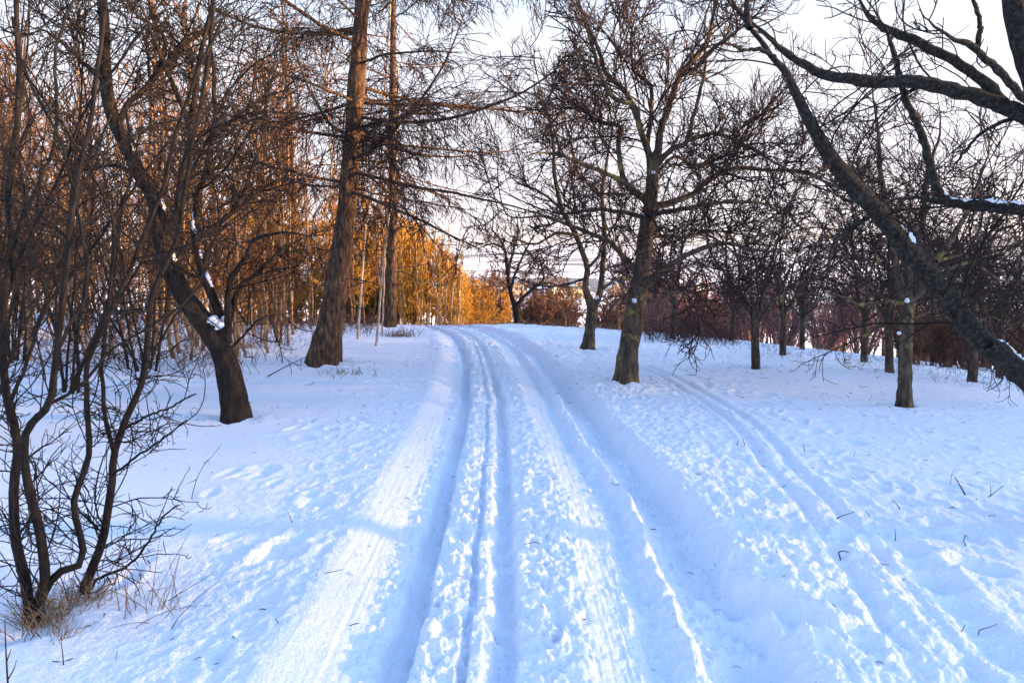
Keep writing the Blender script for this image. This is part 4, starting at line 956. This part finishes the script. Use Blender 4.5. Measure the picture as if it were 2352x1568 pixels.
# crumbs of snow thrown up along the ruts
def crumbs():
    rgc = np.random.default_rng(17); mb = MB(); n = 6500
    s = rgc.uniform(2.5, 24, n) ; u = np.where(rgc.random(n) < .6, rgc.uniform(-.4, .4, n), np.where(rgc.random(n) < .5, rgc.uniform(-1.35, -.55, n), rgc.uniform(.65, 1.6, n)))
    cx = np.interp(s, PATH[:, 1], PATH[:, 0]); X = cx + u; Y = s
    Z = hmac(X, Y) + detail(X, Y); r = rgc.uniform(.003, .011, n) * np.where(rgc.random(n) < .06, 2.4, 1) * (.7 + s * .05)
    a = rgc.normal(size=(n, 6, 3)) * .35; oc = np.array([[1, 0, 0], [-1, 0, 0], [0, 1, 0], [0, -1, 0], [0, 0, .8], [0, 0, -.8]])
    v = np.stack([X, Y, Z], -1)[:, None, :] + (oc[None] + a) * r[:, None, None]
    tri = np.array([[0, 2, 4, 4], [2, 1, 4, 4], [1, 3, 4, 4], [3, 0, 4, 4], [2, 0, 5, 5], [1, 2, 5, 5], [3, 1, 5, 5], [0, 3, 5, 5]])
    me = bpy.data.meshes.new('snow_crumbs'); V = v.reshape(-1, 3); Fc = (np.arange(n)[:, None, None] * 6 + tri[None, :, :3]).reshape(-1, 3)
    me.from_pydata(V.tolist(), [], Fc.tolist()); me.materials.append(M['snow']); o = bpy.data.objects.new('snow_crumbs', me); col.objects.link(o)
    tag(o, 'loose crumbs of snow scattered along the ruts of the track', 'snow', kind='stuff')
crumbs()

# thin winter air
def haze():
    m = bpy.data.materials.new('haze'); m.use_nodes = True; nt = m.node_tree; nt.nodes.clear()
    o = nt.nodes.new('ShaderNodeOutputMaterial'); v = nt.nodes.new('ShaderNodeVolumePrincipled'); nt.links.new(v.outputs[0], o.inputs['Volume'])
    v.inputs['Color'].default_value = (.78, .86, 1, 1); v.inputs['Density'].default_value = .00022; v.inputs['Anisotropy'].default_value = .2
    mb = MB(); mb.box((0, 0, 66), (10800, 10800, 150)); o = mb.build('haze', m, smooth=False); tag(o, 'pale winter haze over the valley', 'haze', kind='stuff')
haze()
# ================================================================== LIGHT
w = bpy.data.worlds.new('World'); scene.world = w; w.use_nodes = True; nt = w.node_tree
bg = nt.nodes['Background']; sky = nt.nodes.new('ShaderNodeTexSky'); sky.sky_type = 'NISHITA'; sky.sun_disc = False
tosun = np.array([sdir[0] * math.cos(R_(SUN_EL)), sdir[1] * math.cos(R_(SUN_EL)), math.sin(R_(SUN_EL))])
sky.sun_elevation = R_(SUN_EL); sky.sun_rotation = math.atan2(tosun[0], tosun[1])
sky.air_density = 1.0; sky.dust_density = .6; sky.ozone_density = 3.2
tc = nt.nodes.new('ShaderNodeTexCoord'); sp = nt.nodes.new('ShaderNodeSeparateXYZ'); nt.links.new(tc.outputs['Generated'], sp.inputs[0])
hz = ramp(nt, sp.outputs[2], [(0, (.93, .93, .93)), (.12, (.9, .9, .9)), (.28, (.92, .92, .92)), (.42, (.34, .34, .34)), (.8, (0, 0, 0))])      # thin high cloud, thickest low down
hc = ramp(nt, sp.outputs[2], [(0, (.95, .83, .98)), (.10, (.95, .87, 1.0)), (.20, (.94, .91, 1.0)), (.45, (.72, .86, 1.0))])
gain = nt.nodes.new('ShaderNodeVectorMath'); gain.operation = 'SCALE'; gain.inputs[3].default_value = 1.28; nt.links.new(hc, gain.inputs[0])
mixw = nt.nodes.new('ShaderNodeMix'); mixw.data_type = 'RGBA'; nt.links.new(hz, mixw.inputs[0]); nt.links.new(sky.outputs[0], mixw.inputs[6]); nt.links.new(gain.outputs[0], mixw.inputs[7])
nt.links.new(mixw.outputs[2], bg.inputs[0]); bg.inputs[1].default_value = .15
sd = bpy.data.lights.new('sun', 'SUN'); so = bpy.data.objects.new('sun', sd); col.objects.link(so)
sd.energy = 5.0; sd.color = (1, .60, .27); sd.angle = R_(2.0)
from mathutils import Vector
so.rotation_euler = Vector(-tosun).to_track_quat('-Z', 'Y').to_euler()

scene.view_settings.view_transform = 'Standard'; scene.view_settings.look = 'None'; scene.view_settings.gamma = 1
scene.view_settings.exposure = 2.5
scene.cycles.use_denoising = True
scene.cycles.max_bounces = 4; scene.cycles.diffuse_bounces = 2; scene.cycles.glossy_bounces = 1; scene.cycles.volume_bounces = 0
